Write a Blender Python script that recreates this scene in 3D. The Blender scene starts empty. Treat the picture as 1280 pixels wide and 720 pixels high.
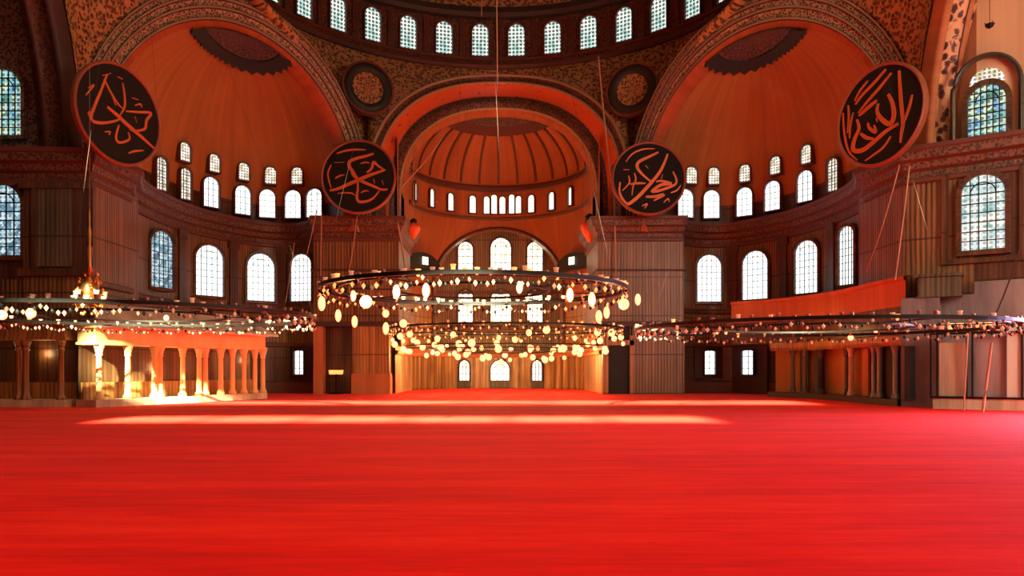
import bpy, math, random
from mathutils import Vector, Matrix
random.seed(7)
PI = math.pi
sc = bpy.context.scene
COL = sc.collection

# ------------------------------------------------------------------ camera
F, CX, HY = 940.0, 623.0, 460.0
cam = bpy.data.cameras.new('camera'); co = bpy.data.objects.new('camera', cam); COL.objects.link(co)
cam.sensor_width = 36.0; cam.lens = 36.0 * F / 1280
cam.shift_x = (640 - CX) / 1280; cam.shift_y = (HY - 360) / 1280
cam.clip_start = .05; cam.clip_end = 400
co.location = (0, 0, 1.6); co.rotation_euler = (PI / 2, 0, 0)
sc.camera = co
def P(px, py, d):
    return Vector(((px - CX) / F * d, d, 1.6 + (HY - py) / F * d))

# ------------------------------------------------------------------ materials
def s2l(c):
    return tuple(((v / 12.92) if v <= .04045 else ((v + .055) / 1.055) ** 2.4) for v in [k / 255 for k in c]) + (1,)
def newmat(name):
    m = bpy.data.materials.new(name); m.use_nodes = True
    nt = m.node_tree; return m, nt, nt.nodes['Principled BSDF'], nt.nodes, nt.links
def mapping(nt, scale, kind='UV'):
    tc = nt.nodes.new('ShaderNodeTexCoord'); mp = nt.nodes.new('ShaderNodeMapping')
    mp.inputs['Scale'].default_value = scale
    nt.links.new(tc.outputs[kind], mp.inputs[0]); return mp.outputs[0]
def noise(nt, vec, scale=1, detail=3, rough=.6):
    n = nt.nodes.new('ShaderNodeTexNoise'); n.inputs['Scale'].default_value = scale
    n.inputs['Detail'].default_value = detail; n.inputs['Roughness'].default_value = rough
    nt.links.new(vec, n.inputs['Vector']); return n.outputs['Fac']
def ramp(nt, fac, stops, interp='LINEAR'):
    r = nt.nodes.new('ShaderNodeValToRGB'); r.color_ramp.interpolation = interp
    e = r.color_ramp.elements
    while len(e) < len(stops): e.new(.5)
    for i, (p, c) in enumerate(stops): e[i].position = p; e[i].color = s2l(c)
    nt.links.new(fac, r.inputs[0]); return r.outputs[0]
def mix(nt, a, b, fac, mode='MIX'):
    m = nt.nodes.new('ShaderNodeMix'); m.data_type = 'RGBA'; m.blend_type = mode
    for k, v in ((0, fac), (6, a), (7, b)):
        if isinstance(v, (int, float, tuple)): m.inputs[k].default_value = v
        else: nt.links.new(v, m.inputs[k])
    return m.outputs[2]
def math_(nt, op, a, b=0.0):
    m = nt.nodes.new('ShaderNodeMath'); m.operation = op
    for k, v in ((0, a), (1, b)):
        if isinstance(v, (int, float)): m.inputs[k].default_value = v
        else: nt.links.new(v, m.inputs[k])
    return m.outputs[0]
def bump(nt, bs, h, s=.3, d=.05):
    b = nt.nodes.new('ShaderNodeBump'); b.inputs['Strength'].default_value = s; b.inputs['Distance'].default_value = d
    nt.links.new(h, b.inputs['Height']); nt.links.new(b.outputs[0], bs.inputs['Normal'])
def plain(name, c, rough=.6, metal=0, emit=0, ec=None):
    m, nt, b, N, L = newmat(name)
    b.inputs['Base Color'].default_value = s2l(c); b.inputs['Roughness'].default_value = rough
    b.inputs['Metallic'].default_value = metal
    if emit:
        b.inputs['Emission Color'].default_value = s2l(ec or c); b.inputs['Emission Strength'].default_value = emit
    return m

def stripe_marble(name, dark, mid, light, sx=5.0, courses=True, rough=.4, reed=.0):
    """vertically veined book-matched marble slabs"""
    m, nt, b, N, L = newmat(name)
    fine = noise(nt, mapping(nt, (sx, .10, 1)), 1, 4, .65)
    big = noise(nt, mapping(nt, (.55, .33, 1)), 1, 2)
    c = ramp(nt, fine, [(.36, dark), (.5, mid), (.63, light)])
    c2 = mix(nt, c, ramp(nt, big, [(.35, dark), (.65, light)]), .25)
    if reed:
        uv0 = mapping(nt, (1, 1, 1)); s0 = N.new('ShaderNodeSeparateXYZ'); L.new(uv0, s0.inputs[0])
        wob = math_(nt, 'MULTIPLY', noise(nt, mapping(nt, (1.5, .25, 1)), 1, 2), 5)
        sw = math_(nt, 'SINE', math_(nt, 'ADD', math_(nt, 'MULTIPLY', s0.outputs[0], 33), wob))
        c2 = mix(nt, c2, ramp(nt, math_(nt, 'MULTIPLY_ADD' if 0 else 'ADD', math_(nt, 'MULTIPLY', sw, .5), .5), [(.2, dark), (.75, light)]), reed)
    if courses:
        uv = mapping(nt, (1, 1, 1)); sp = N.new('ShaderNodeSeparateXYZ'); L.new(uv, sp.inputs[0])
        f = math_(nt, 'FRACT', math_(nt, 'MULTIPLY', sp.outputs[1], .42))
        line = math_(nt, 'LESS_THAN', f, .035)
        g = math_(nt, 'FRACT', math_(nt, 'MULTIPLY', sp.outputs[0], .8))
        line2 = math_(nt, 'MULTIPLY', math_(nt, 'LESS_THAN', g, .04), .6)
        c2 = mix(nt, c2, s2l(dark), math_(nt, 'MULTIPLY', math_(nt, 'MAXIMUM', line, line2), .75))
    L.new(c2, b.inputs['Base Color']); b.inputs['Roughness'].default_value = rough
    bump(nt, b, fine, .35, .04); return m
def mosaic(name, dark, mid, light, sc_=3.2, rough=.45, contrast=.18):
    """dense scroll and tessera ornament"""
    m, nt, b, N, L = newmat(name)
    uv = mapping(nt, (1, 1, 1))
    v = N.new('ShaderNodeTexVoronoi'); v.inputs['Scale'].default_value = sc_ * 1.5
    nz = N.new('ShaderNodeTexNoise'); nz.inputs['Scale'].default_value = 2.6; L.new(uv, nz.inputs['Vector'])
    wv = mix(nt, uv, nz.outputs['Color'], .22); L.new(wv, v.inputs['Vector'])
    n2 = noise(nt, uv, sc_ * 2.3, 4, .75)
    s = math_(nt, 'ADD', math_(nt, 'MULTIPLY', v.outputs['Distance'], .75), math_(nt, 'MULTIPLY', n2, .6))
    c = ramp(nt, s, [(.52 - contrast, dark), (.6, mid), (.64 + contrast * .6, light)])
    L.new(c, b.inputs['Base Color']); b.inputs['Roughness'].default_value = rough
    bump(nt, b, s, .5, .05); return m
def plaster(name, c1, c2, c3):
    m, nt, b, N, L = newmat(name)
    st = noise(nt, mapping(nt, (1.6, .05, 1)), 1, 4, .6)
    bl = noise(nt, mapping(nt, (.35, .35, 1)), 1, 4)
    c = mix(nt, ramp(nt, st, [(.33, c1), (.5, c2), (.68, c3)]), ramp(nt, bl, [(.3, c1), (.7, c3)]), .35)
    L.new(c, b.inputs['Base Color']); b.inputs['Roughness'].default_value = .75
    bump(nt, b, st, .15, .03); return m

M = {}
M['marble'] = stripe_marble('veined brown marble', (38, 23, 12), (106, 74, 40), (156, 114, 70), reed=.42)
M['marble_warm'] = stripe_marble('veined amber marble', (90, 54, 24), (148, 96, 48), (192, 140, 80), 4, reed=.3)
M['marble_red'] = stripe_marble('red porphyry slabs', (40, 24, 14), (80, 50, 28), (112, 76, 46), 2.4, reed=.2)
M['marble_grey'] = stripe_marble('grey green marble', (40, 38, 28), (78, 72, 54), (116, 104, 80), 4, reed=.4)
M['marble_mauve'] = stripe_marble('mauve marble', (92, 82, 80), (130, 120, 116), (158, 148, 142), .8, False)
M['marble_pale'] = stripe_marble('pale marble', (150, 130, 108), (196, 172, 142), (222, 202, 172), 1.2, False)
M['revet'] = stripe_marble('apse revetment', (44, 24, 16), (160, 110, 70), (216, 172, 122), 3.2, False)
M['mosaic'] = mosaic('gold and umber mosaic', (36, 22, 14), (100, 68, 38), (176, 132, 82), 4.4)
M['mosaic_fine'] = mosaic('fine mosaic border', (36, 22, 15), (96, 68, 46), (184, 150, 108), 8)
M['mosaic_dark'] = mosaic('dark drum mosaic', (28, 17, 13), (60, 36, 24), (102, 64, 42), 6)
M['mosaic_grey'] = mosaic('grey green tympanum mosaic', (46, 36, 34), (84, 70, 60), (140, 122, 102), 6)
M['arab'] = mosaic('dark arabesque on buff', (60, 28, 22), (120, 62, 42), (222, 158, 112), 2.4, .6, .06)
M['cornice'] = mosaic('carved cornice', (34, 20, 13), (70, 42, 28), (112, 74, 48), 7)
M['moulding'] = plain('pale arch moulding', (150, 126, 96), .5)
M['mould_dark'] = plain('dark arch moulding', (66, 38, 30), .6)
M['mould_red'] = plain('red string moulding', (96, 50, 32), .55)
M['conch'] = plaster('ochre orange plaster', (148, 92, 36), (168, 106, 44), (186, 122, 58))
M['conch2'] = plaster('vermilion plaster', (140, 66, 26), (160, 78, 32), (180, 92, 40))
M['orange'] = plaster('orange plaster band', (166, 92, 52), (184, 106, 62), (202, 124, 78))
M['loge'] = plaster('creamy loge stone', (214, 170, 104), (228, 188, 122), (238, 204, 144))
M['buff'] = plaster('buff plaster', (196, 146, 104), (210, 162, 120), (220, 176, 134))
M['board'] = plain('black green board', (3, 11, 8), .9)
M['gilt'] = plain('gilded lettering', (206, 112, 56), .45, .25)
M['rim'] = plain('wooden rim', (140, 74, 48), .5)
M['iron'] = plain('black iron', (24, 18, 18), .5, .6)
M['brass'] = plain('aged brass', (196, 130, 70), .3, .9)
M['chainm'] = plain('chain steel', (170, 140, 122), .45, .4)
M['wood'] = plain('dark walnut', (62, 34, 24), .5)
M['black'] = plain('dark opening', (18, 12, 12), .7)
M['green'] = plain('dark green wreath', (34, 36, 28), .6)
M['rib'] = plain('dark painted rib', (84, 34, 22), .6)
M['steel'] = plain('grey green steel', (120, 124, 112), .4, .4)
M['palep'] = plain('pale green glass board', (196, 204, 184), .35)
M['orangecloth'] = plain('orange red lacquer', (226, 84, 30), .5)
M['hanging_rope'] = plain('pale rope', (178, 140, 112), .8)
M['cup'] = plain('glass lamp cup', (214, 160, 130), .15, .0, .3, (255, 170, 120))
M['cupdim'] = plain('dark glass lamp cup', (150, 110, 96), .15, .3)
M['cuphot'] = plain('lit glass lamp cup', (255, 200, 150), .2, 0, 1.7, (255, 160, 84))
M['bulb'] = plain('glowing amber globe', (255, 210, 150), .3, 0, 3.4, (255, 142, 96))

# inscription band: dark strokes on orange
m, nt, b, N, L = newmat('orange inscription band')
n1 = noise(nt, mapping(nt, (1.3, 2.2, 1)), 1.5, 3, .7)
c = ramp(nt, n1, [(.60, (206, 84, 40)), (.66, (120, 44, 26))])
L.new(c, b.inputs['Base Color']); M['inscr'] = m

def glass_mat(name, tint, lead, cell, strength, dot=.32, vary=.5, gain=1):
    """leaded lattice of small panes lit by the daylight behind it"""
    m, nt, b, N, L = newmat(name)
    uv = mapping(nt, (1 / cell, 1 / cell, 1)); sp = N.new('ShaderNodeSeparateXYZ'); L.new(uv, sp.inputs[0])
    fx = math_(nt, 'SUBTRACT', math_(nt, 'FRACT', sp.outputs[0]), .5); fy = math_(nt, 'SUBTRACT', math_(nt, 'FRACT', sp.outputs[1]), .5)
    r = math_(nt, 'SQRT', math_(nt, 'ADD', math_(nt, 'MULTIPLY', fx, fx), math_(nt, 'MULTIPLY', fy, fy)))
    d = math_(nt, 'LESS_THAN', r, dot)
    vor = N.new('ShaderNodeTexVoronoi'); vor.inputs['Scale'].default_value = 1 / cell * .9; 
    tc = mapping(nt, (1, 1, 1)); L.new(tc, vor.inputs['Vector'])
    col = ramp(nt, vor.outputs['Color'], tint)
    c = mix(nt, col, s2l(lead), math_(nt, 'MULTIPLY', d, vary))
    L.new(c, b.inputs['Emission Color']); b.inputs['Emission Strength'].default_value = strength
    b.inputs['Base Color'].default_value = (.05, .05, .05, 1); b.inputs['Roughness'].default_value = .3
    return m
W_ = (255, 250, 240)
M['gl_dome'] = glass_mat('latticed dome glass', [(.2, (150, 200, 190)), (.45, (225, 240, 230)), (.7, W_)], (26, 60, 58), .26, 1.15, .36, .92)
M['gl_big'] = glass_mat('bright leaded glass', [(.2, (225, 240, 250)), (.6, W_)], (170, 190, 200), .2, 1.9, .3, .5)
M['gl_blue'] = glass_mat('blue stained glass', [(.15, (70, 110, 130)), (.4, (140, 185, 205)), (.7, (215, 235, 240))], (60, 90, 110), .2, 1.0, .3, .7)
M['gl_green'] = glass_mat('green blue stained glass', [(.15, (90, 150, 130)), (.4, (150, 215, 220)), (.65, (235, 240, 190)), (.8, (120, 180, 220))], (30, 60, 60), .22, 1.05, .32, .8)
M['gl_small'] = glass_mat('small dotted glass', [(.2, (200, 190, 150)), (.5, W_)], (90, 70, 50), .17, 1.2, .33, .8)
M['gl_side'] = glass_mat('teal tinted leaded glass', [(.15, (150, 205, 195)), (.4, (215, 235, 235)), (.7, W_)], (90, 130, 130), .22, 1.0, .3, .6)
M['gl_apse'] = glass_mat('bright amber edged glass', [(.2, (255, 236, 190)), (.6, (255, 252, 240))], (200, 170, 130), .24, 2.2, .28, .5)

# carpet
m, nt, b, N, L = newmat('red carpet')
a1 = noise(nt, mapping(nt, (.13, .9, 1), 'Object'), 1, 8, .72)
a2 = noise(nt, mapping(nt, (.7, 6, 1), 'Object'), 1, 6, .75)
a3 = noise(nt, mapping(nt, (30, 60, 1), 'Object'), 1, 2, .7)
s = math_(nt, 'ADD', math_(nt, 'MULTIPLY', a1, .62), math_(nt, 'MULTIPLY', a2, .38))
c = ramp(nt, s, [(.36, (196, 4, 3)), (.5, (230, 6, 3)), (.64, (248, 44, 12))])
L.new(c, b.inputs['Base Color']); b.inputs['Roughness'].default_value = .85
b.inputs['Specular IOR Level'].default_value = .05
b.inputs['Sheen Weight'].default_value = .04; b.inputs['Sheen Roughness'].default_value = .45
b.inputs['Sheen Tint'].default_value = (1, .78, .6, 1)
bump(nt, b, math_(nt, 'ADD', s, math_(nt, 'MULTIPLY', a3, .3)), .25, .05)
M['carpet'] = m

# ------------------------------------------------------------------ mesh helpers
class MB:
    def __init__(s): s.v = []; s.f = []; s.uv = []; s.mi = []; s.sm = []
    def face(s, pts, uvs, mi=0, sm=False):
        n = len(s.v); s.v += [tuple(p) for p in pts]; s.f.append(tuple(range(n, n + len(pts)))); s.uv += list(uvs); s.mi.append(mi); s.sm.append(sm)
    def grid(s, rows, uvs=None, mi=0, closed=False, rowmi=None, sm=True):
        """rows: list of equally long lists of points; uv in metres by default"""
        n0 = len(s.v); R = len(rows); Cn = len(rows[0])
        if uvs is None:
            mid = rows[R // 2]; us = [0.0]
            for i in range(1, Cn): us.append(us[-1] + (Vector(mid[i]) - Vector(mid[i - 1])).length)
            k = Cn // 2; vs = [0.0]
            for j in range(1, R): vs.append(vs[-1] + (Vector(rows[j][k]) - Vector(rows[j - 1][k])).length)
            uvs = [[(us[i], vs[j]) for i in range(Cn)] for j in range(R)]
        for r in rows: s.v += [tuple(p) for p in r]
        for j in range(R - 1):
            for i in range(Cn - 1):
                s.f.append((n0 + j * Cn + i, n0 + j * Cn + i + 1, n0 + (j + 1) * Cn + i + 1, n0 + (j + 1) * Cn + i))
                s.uv += [uvs[j][i], uvs[j][i + 1], uvs[j + 1][i + 1], uvs[j + 1][i]]
                s.mi.append(rowmi[j] if rowmi else mi); s.sm.append(sm)
    def box(s, x0, x1, y0, y1, z0, z1, mat=None, mi=0):
        T = (lambda p: mat @ Vector(p)) if mat is not None else (lambda p: p)
        for ax in range(3):
            for sd in (0, 1):
                lo = [x0, y0, z0]; hi = [x1, y1, z1]; u, v = [a for a in range(3) if a != ax]
                q = []
                for (a, bb) in ((0, 0), (1, 0), (1, 1), (0, 1)):
                    p = [0, 0, 0]; p[ax] = hi[ax] if sd else lo[ax]; p[u] = hi[u] if a else lo[u]; p[v] = hi[v] if bb else lo[v]; q.append(tuple(p))
                if (sd == 0) ^ (ax == 1): q = q[::-1]
                s.face([T(p) for p in q], [(p[u], p[v]) for p in q], mi)
        return s
    def tube(s, pts, r, n=8, mi=0, cap=True):
        pts = [Vector(p) for p in pts]; rs = r if isinstance(r, (list, tuple)) else [r] * len(pts); rows = []
        for i, p in enumerate(pts):
            d = (pts[min(i + 1, len(pts) - 1)] - pts[max(i - 1, 0)]); d = d.normalized() if d.length > 0 else Vector((0, 0, 1))
            a = d.orthogonal() if abs(d.z) > .99 else d.cross(Vector((0, 0, 1))); a.normalize(); bb = d.cross(a)
            rows.append([p + (a * math.cos(t) + bb * math.sin(t)) * rs[i] for t in [2 * PI * k / n for k in range(n + 1)]])
        s.grid(rows, mi=mi)
        if cap:
            for rw in (rows[0], rows[-1]): s.face(rw[:-1], [(0, 0)] * n, mi)
        return s
    def lathe(s, prof, n=16, c=(0, 0, 0), mi=0, sx=1):
        rows = [[(c[0] + r * sx * math.cos(t), c[1] + r * math.sin(t), c[2] + z) for t in [2 * PI * k / n for k in range(n + 1)]] for r, z in prof]
        s.grid(rows, mi=mi); return s
    def sweep(s, path, prof, nrm=None, mi=0, rowmi=None, closed_prof=False, sm=False):
        """path: plan points (x,y); prof: (outwards offset, z). outward = side of nrm sign"""
        path = [Vector((p[0], p[1])) for p in path]; ns = []
        for i in range(len(path)):
            d = path[min(i + 1, len(path) - 1)] - path[max(i - 1, 0)]; d.normalize(); ns.append(Vector((d.y, -d.x)) * (nrm or 1))
        rows = [[(p.x + q.x * o, p.y + q.y * o, z) for p, q in zip(path, ns)] for o, z in prof]
        s.grid(rows, mi=mi, rowmi=rowmi, sm=sm); return s
    def build(s, name, mats, parent=None, loc=None, rot=None):
        me = bpy.data.meshes.new(name); me.from_pydata(s.v, [], s.f)
        uvl = me.uv_layers.new(name='UVMap'); fl = [c for t in s.uv for c in t[:2]]; uvl.data.foreach_set('uv', fl)
        me.polygons.foreach_set('material_index', s.mi); me.polygons.foreach_set('use_smooth', s.sm)
        for mm in (mats if isinstance(mats, (list, tuple)) else [mats]): me.materials.append(M[mm] if isinstance(mm, str) else mm)
        me.validate(); me.update()
        o = bpy.data.objects.new(name, me); COL.objects.link(o)
        if parent: o.parent = parent
        if loc is not None: o.location = loc
        if rot is not None: o.rotation_euler = rot
        return o
def weld(o):
    import bmesh
    bm = bmesh.new(); bm.from_mesh(o.data); bmesh.ops.remove_doubles(bm, verts=bm.verts, dist=.0005); bm.to_mesh(o.data); bm.free(); return o
def struct(o, label=None):
    o['kind'] = 'structure'
    if label: o['label'] = label
    return o
def tag(o, label, cat, group=None):
    o['label'] = label; o['category'] = cat
    if group: o['group'] = group
    return o
def empty(name, loc=(0, 0, 0), rz=0):
    o = bpy.data.objects.new(name, None); o.empty_display_size = .2; COL.objects.link(o); o.location = loc; o.rotation_euler = (0, 0, rz); return o
def smooth(pts, n=6):
    pts = [Vector(p) for p in pts]; out = []
    for i in range(len(pts) - 1):
        p0 = pts[max(i - 1, 0)]; p1 = pts[i]; p2 = pts[i + 1]; p3 = pts[min(i + 2, len(pts) - 1)]
        for k in range(n):
            t = k / n
            out.append(.5 * ((2 * p1) + (p2 - p0) * t + (2 * p0 - 5 * p1 + 4 * p2 - p3) * t * t + (3 * p1 - p0 - 3 * p2 + p3) * t ** 3))
    out.append(pts[-1]); return out
def resample(pts, n):
    pts = [Vector(p) for p in pts]; L_ = [0]
    for i in range(1, len(pts)): L_.append(L_[-1] + (pts[i] - pts[i - 1]).length)
    out = []; j = 0
    for k in range(n):
        t = L_[-1] * k / (n - 1)
        while j < len(pts) - 2 and L_[j + 1] < t: j += 1
        f = (t - L_[j]) / max(1e-9, L_[j + 1] - L_[j]); out.append(pts[j].lerp(pts[j + 1], min(1, f)))
    return out
def hit(px, path):
    """where the sight line through px meets a plan curve"""
    k = (px - CX) / F; best = None
    for i in range(len(path) - 1):
        a, c = path[i], path[i + 1]; fa = a[0] - k * a[1]; fc = c[0] - k * c[1]
        if fa * fc <= 0 and fa != fc:
            t = fa / (fa - fc); p = Vector((a[0] + (c[0] - a[0]) * t, a[1] + (c[1] - a[1]) * t)); d = Vector((c[0] - a[0], c[1] - a[1])).normalized()
            n = Vector((d.y, -d.x));
            if n.dot(-p) < 0: n = -n
            if best is None or p.y > best[0].y: best = (p, n)
    return best
def hitc(px, path):
    h = hit(px, path)
    if h: return h
    j = min(range(len(path) - 1), key=lambda i: abs(CX + F * path[i][0] / path[i][1] - px)); a, c = path[j], path[j + 1]
    d = Vector((c[0] - a[0], c[1] - a[1])).normalized(); n = Vector((d.y, -d.x)); p = Vector((a[0], a[1]))
    return p, (n if n.dot(-p) > 0 else -n)

# ------------------------------------------------------------------ windows
wcount = [0]
_wc = {}
def arch_outline(w, h, hh, n=12):
    """round headed outline from bottom left round to bottom right; origin at sill centre, head height hh"""
    pts = [(-w / 2, 0)]; zs = h - hh
    for k in range(n + 1):
        a = PI - PI * k / n; pts.append((w / 2 * math.cos(a), zs + hh * math.sin(a)))
    pts.append((w / 2, 0)); return pts
def window_meshes(w, h, glass, fw, bars, framemat, hh):
    key = (round(w, 2), h, glass, fw, bars, framemat, round(hh, 2))
    if key in _wc: return _wc[key]
    inn = arch_outline(w, h, hh); out = [(x * (1 + 2 * fw / w), -fw if i in (0, len(inn) - 1) else (z + (fw if z > h - hh else 0) * (z - (h - hh)) / hh)) for i, (x, z) in enumerate(inn)]
    f = MB(); D = .16
    loopi = inn + [inn[0]]; loopo = out + [out[0]]
    f.grid([[(x, .12, z) for x, z in loopi], [(x, -.06, z) for x, z in loopi], [(x * 1.03, -D, z * 1.0) for x, z in loopi], [(x, -D, z) for x, z in loopo], [(x, .5, z) for x, z in loopo]], sm=False)
    g = MB(); g.face([(x, 0, z) for x, z in inn[::-1]], [(x + 50, z + 50) for x, z in inn[::-1]]); g.face([(x, .02, z) for x, z in inn], [(x, z) for x, z in inn])
    l = MB()
    if bars:
        nx, nz, t = bars
        for i in range(1, nx):
            x = -w / 2 + w * i / nx; zt = h - hh + hh * math.sqrt(max(0, 1 - (2 * x / w) ** 2)); l.box(x - t, x + t, -.05, -.01, 0, zt)
        for j in range(1, nz):
            z = h * j / nz; hw = w / 2 if z < h - hh else w / 2 * math.sqrt(max(0, 1 - ((z - h + hh) / hh) ** 2)); l.box(-hw, hw, -.055, -.012, z - t, z + t)
        if w > 1.1:
            for rr in (.30, ):
                l.tube([(w * rr * math.cos(a), -.035, h - hh + hh * 2 * rr * math.sin(a)) for a in [PI * k / 10 for k in range(11)]], t * 1.2, 4)
    a = f.build('window_frame', framemat); c = g.build('pane', glass); d = l.build('lattice', 'iron') if bars else None
    for o in (a, c, d):
        if o: COL.objects.unlink(o)
    _wc[key] = (a, c, d); return _wc[key]
def window(pos, n, w, h, glass, fw=.12, bars=None, framemat='marble_red', tilt=0, label=None, px_w=None, turn=0.0, out=.12, hhv=None):
    """pos: sill centre on the wall, n: plan direction the window faces"""
    wcount[0] += 1
    o = bpy.data.objects.new('window_%d' % wcount[0], None); COL.objects.link(o)
    n = Vector((n[0], n[1])).normalized(); v = Vector((-pos[0], -pos[1])).normalized(); hh = w / 2
    if turn: n = (n * (1 - turn) + v * turn).normalized()
    if px_w:
        w = px_w * pos[1] / F; hh = w / 2; vis = abs(n.y) + abs(n.x) * 0; t_ = Vector((-n.y, n.x)); k_ = abs(t_.x - t_.y * pos[0] / pos[1]); w = min(w / max(.35, k_), w * 2.2)
    if hhv: hh = hhv
    o.location = (pos[0] + n.x * out, pos[1] + n.y * out, pos[2]); ang = math.atan2(n[1], n[0]) + PI / 2
    o.rotation_euler = (tilt, 0, ang)
    struct(o, label)
    for q in window_meshes(w, h, glass, fw, bars, framemat, hh):
        if q is None: continue
        c = q.copy(); COL.objects.link(c); c.parent = o
    return o

# ------------------------------------------------------------------ floor
fl = MB(); fl.box(-34, 34, -8, 70, -.3, 0); struct(fl.build('floor', 'carpet'), 'red carpet covering the whole hall floor')

# ------------------------------------------------------------------ plan curves (left side; the right mirrors it)
E_ = Vector((math.cos(.807), math.sin(.807))); CEX = Vector((-13.76, 40.46)); RIN, HIN, ZS = 7.14, 8.31, 11.34
P1 = CEX + E_ * RIN; P2 = CEX - E_ * RIN
WLOW = [(-17.25, 32.0), (-17.3, 35.3), (-18.0, 37), (-18.2, 40.1), (-17.9, 42.8), (-17.2, 45), (-15.5, 47.8), (-14, 48.6), (-12.5, 48.3), (-11.35, 47.3)]
WLOWS = [Vector((-17.25, 32.0))] + smooth(WLOW[1:], 6)
WUP = smooth([tuple(P2), (-18.9, 37.5), (-18.8, 41), (-17.9, 45), (-15.7, 48.5), (-12.6, 49), (-10.3, 47.6), tuple(P1)], 7)
def mir(path, s): return [Vector((p[0] * s,) + tuple(p[1:])) for p in path]     # s=1 keeps the left side, -1 gives the right
RR, RC = 15.5, Vector((0, 37.5))
def ring(th, z, r=RR): return Vector((r * math.sin(th), RC.y + r * math.cos(th), z))

def exarch(f, n=48, depth=0.0):
    """arch curve of an exedra; f 0 = opening edge .. 1 = outer edge. runs from the near foot to the far foot"""
    R = RIN + (8.35 - RIN) * f; H = HIN + (10.25 - HIN) * f; nv = Vector((-E_.y, E_.x)) * depth
    c = [CEX - E_ * R + nv]; pts = [Vector((c[0].x, c[0].y, 9.9))]
    for k in range(n + 1):
        a = PI - PI * k / n; q = CEX + E_ * R * math.cos(a) + nv; pts.append(Vector((q.x, q.y, ZS + H * math.sin(a))))
    pts.append(Vector((pts[-1].x, pts[-1].y, 9.9))); return pts
def carch(f, n=48, dy=0.0):
    """central arch, from left foot to right foot"""
    A = 6.35 + (8.15 - 6.35) * f; Z = 13.0; B = 6.8 + (9.3 - 6.8) * f
    pts = []
    for k in range(n + 1):
        a = PI - PI * k / n; x = A * math.copysign(abs(math.cos(a)) ** .93, math.cos(a)); pts.append(Vector((x, 53 - 6.5 * (abs(x) / 8.2) ** 2 + dy, Z + B * math.sin(a) ** .97)))
    pts = [Vector((pts[0].x, pts[0].y, 9.9))] + pts + [Vector((pts[-1].x, pts[-1].y, 9.9))]; return pts

def arch_band(curve, segs, name, mats, label, s=1):
    """curve(f, depth) ; segs: list of (f, depth, material index of the strip that ends here)"""
    rows = [mir(curve(f, d), s) for f, d, m_ in segs]
    b_ = MB(); L_ = [0.0]; mid = rows[0]
    for i in range(1, len(mid)): L_.append(L_[-1] + (mid[i] - mid[i - 1]).length)
    vs = [0.0]; k = len(mid) // 2
    for j in range(1, len(rows)): vs.append(vs[-1] + (rows[j][k] - rows[j - 1][k]).length)
    uvs = [[(L_[i], vs[j]) for i in range(len(mid))] for j in range(len(rows))]
    b_.grid(rows, uvs, rowmi=[m_ for f, d, m_ in segs[1:]])
    return struct(b_.build(name, mats), label)

trimc = [0]
def trim():
    trimc[0] += 1; return 'trim_%d' % trimc[0]

# side arch outline (big arch over the nave side), plane x = xs, centre y 18
def sarch(r, x, z0=11.0, n=30, cy=18.0):
    return [Vector((x, cy + r * math.cos(a), z0 + r * math.sin(a))) for a in [PI * k / n for k in range(n + 1)]]

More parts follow.
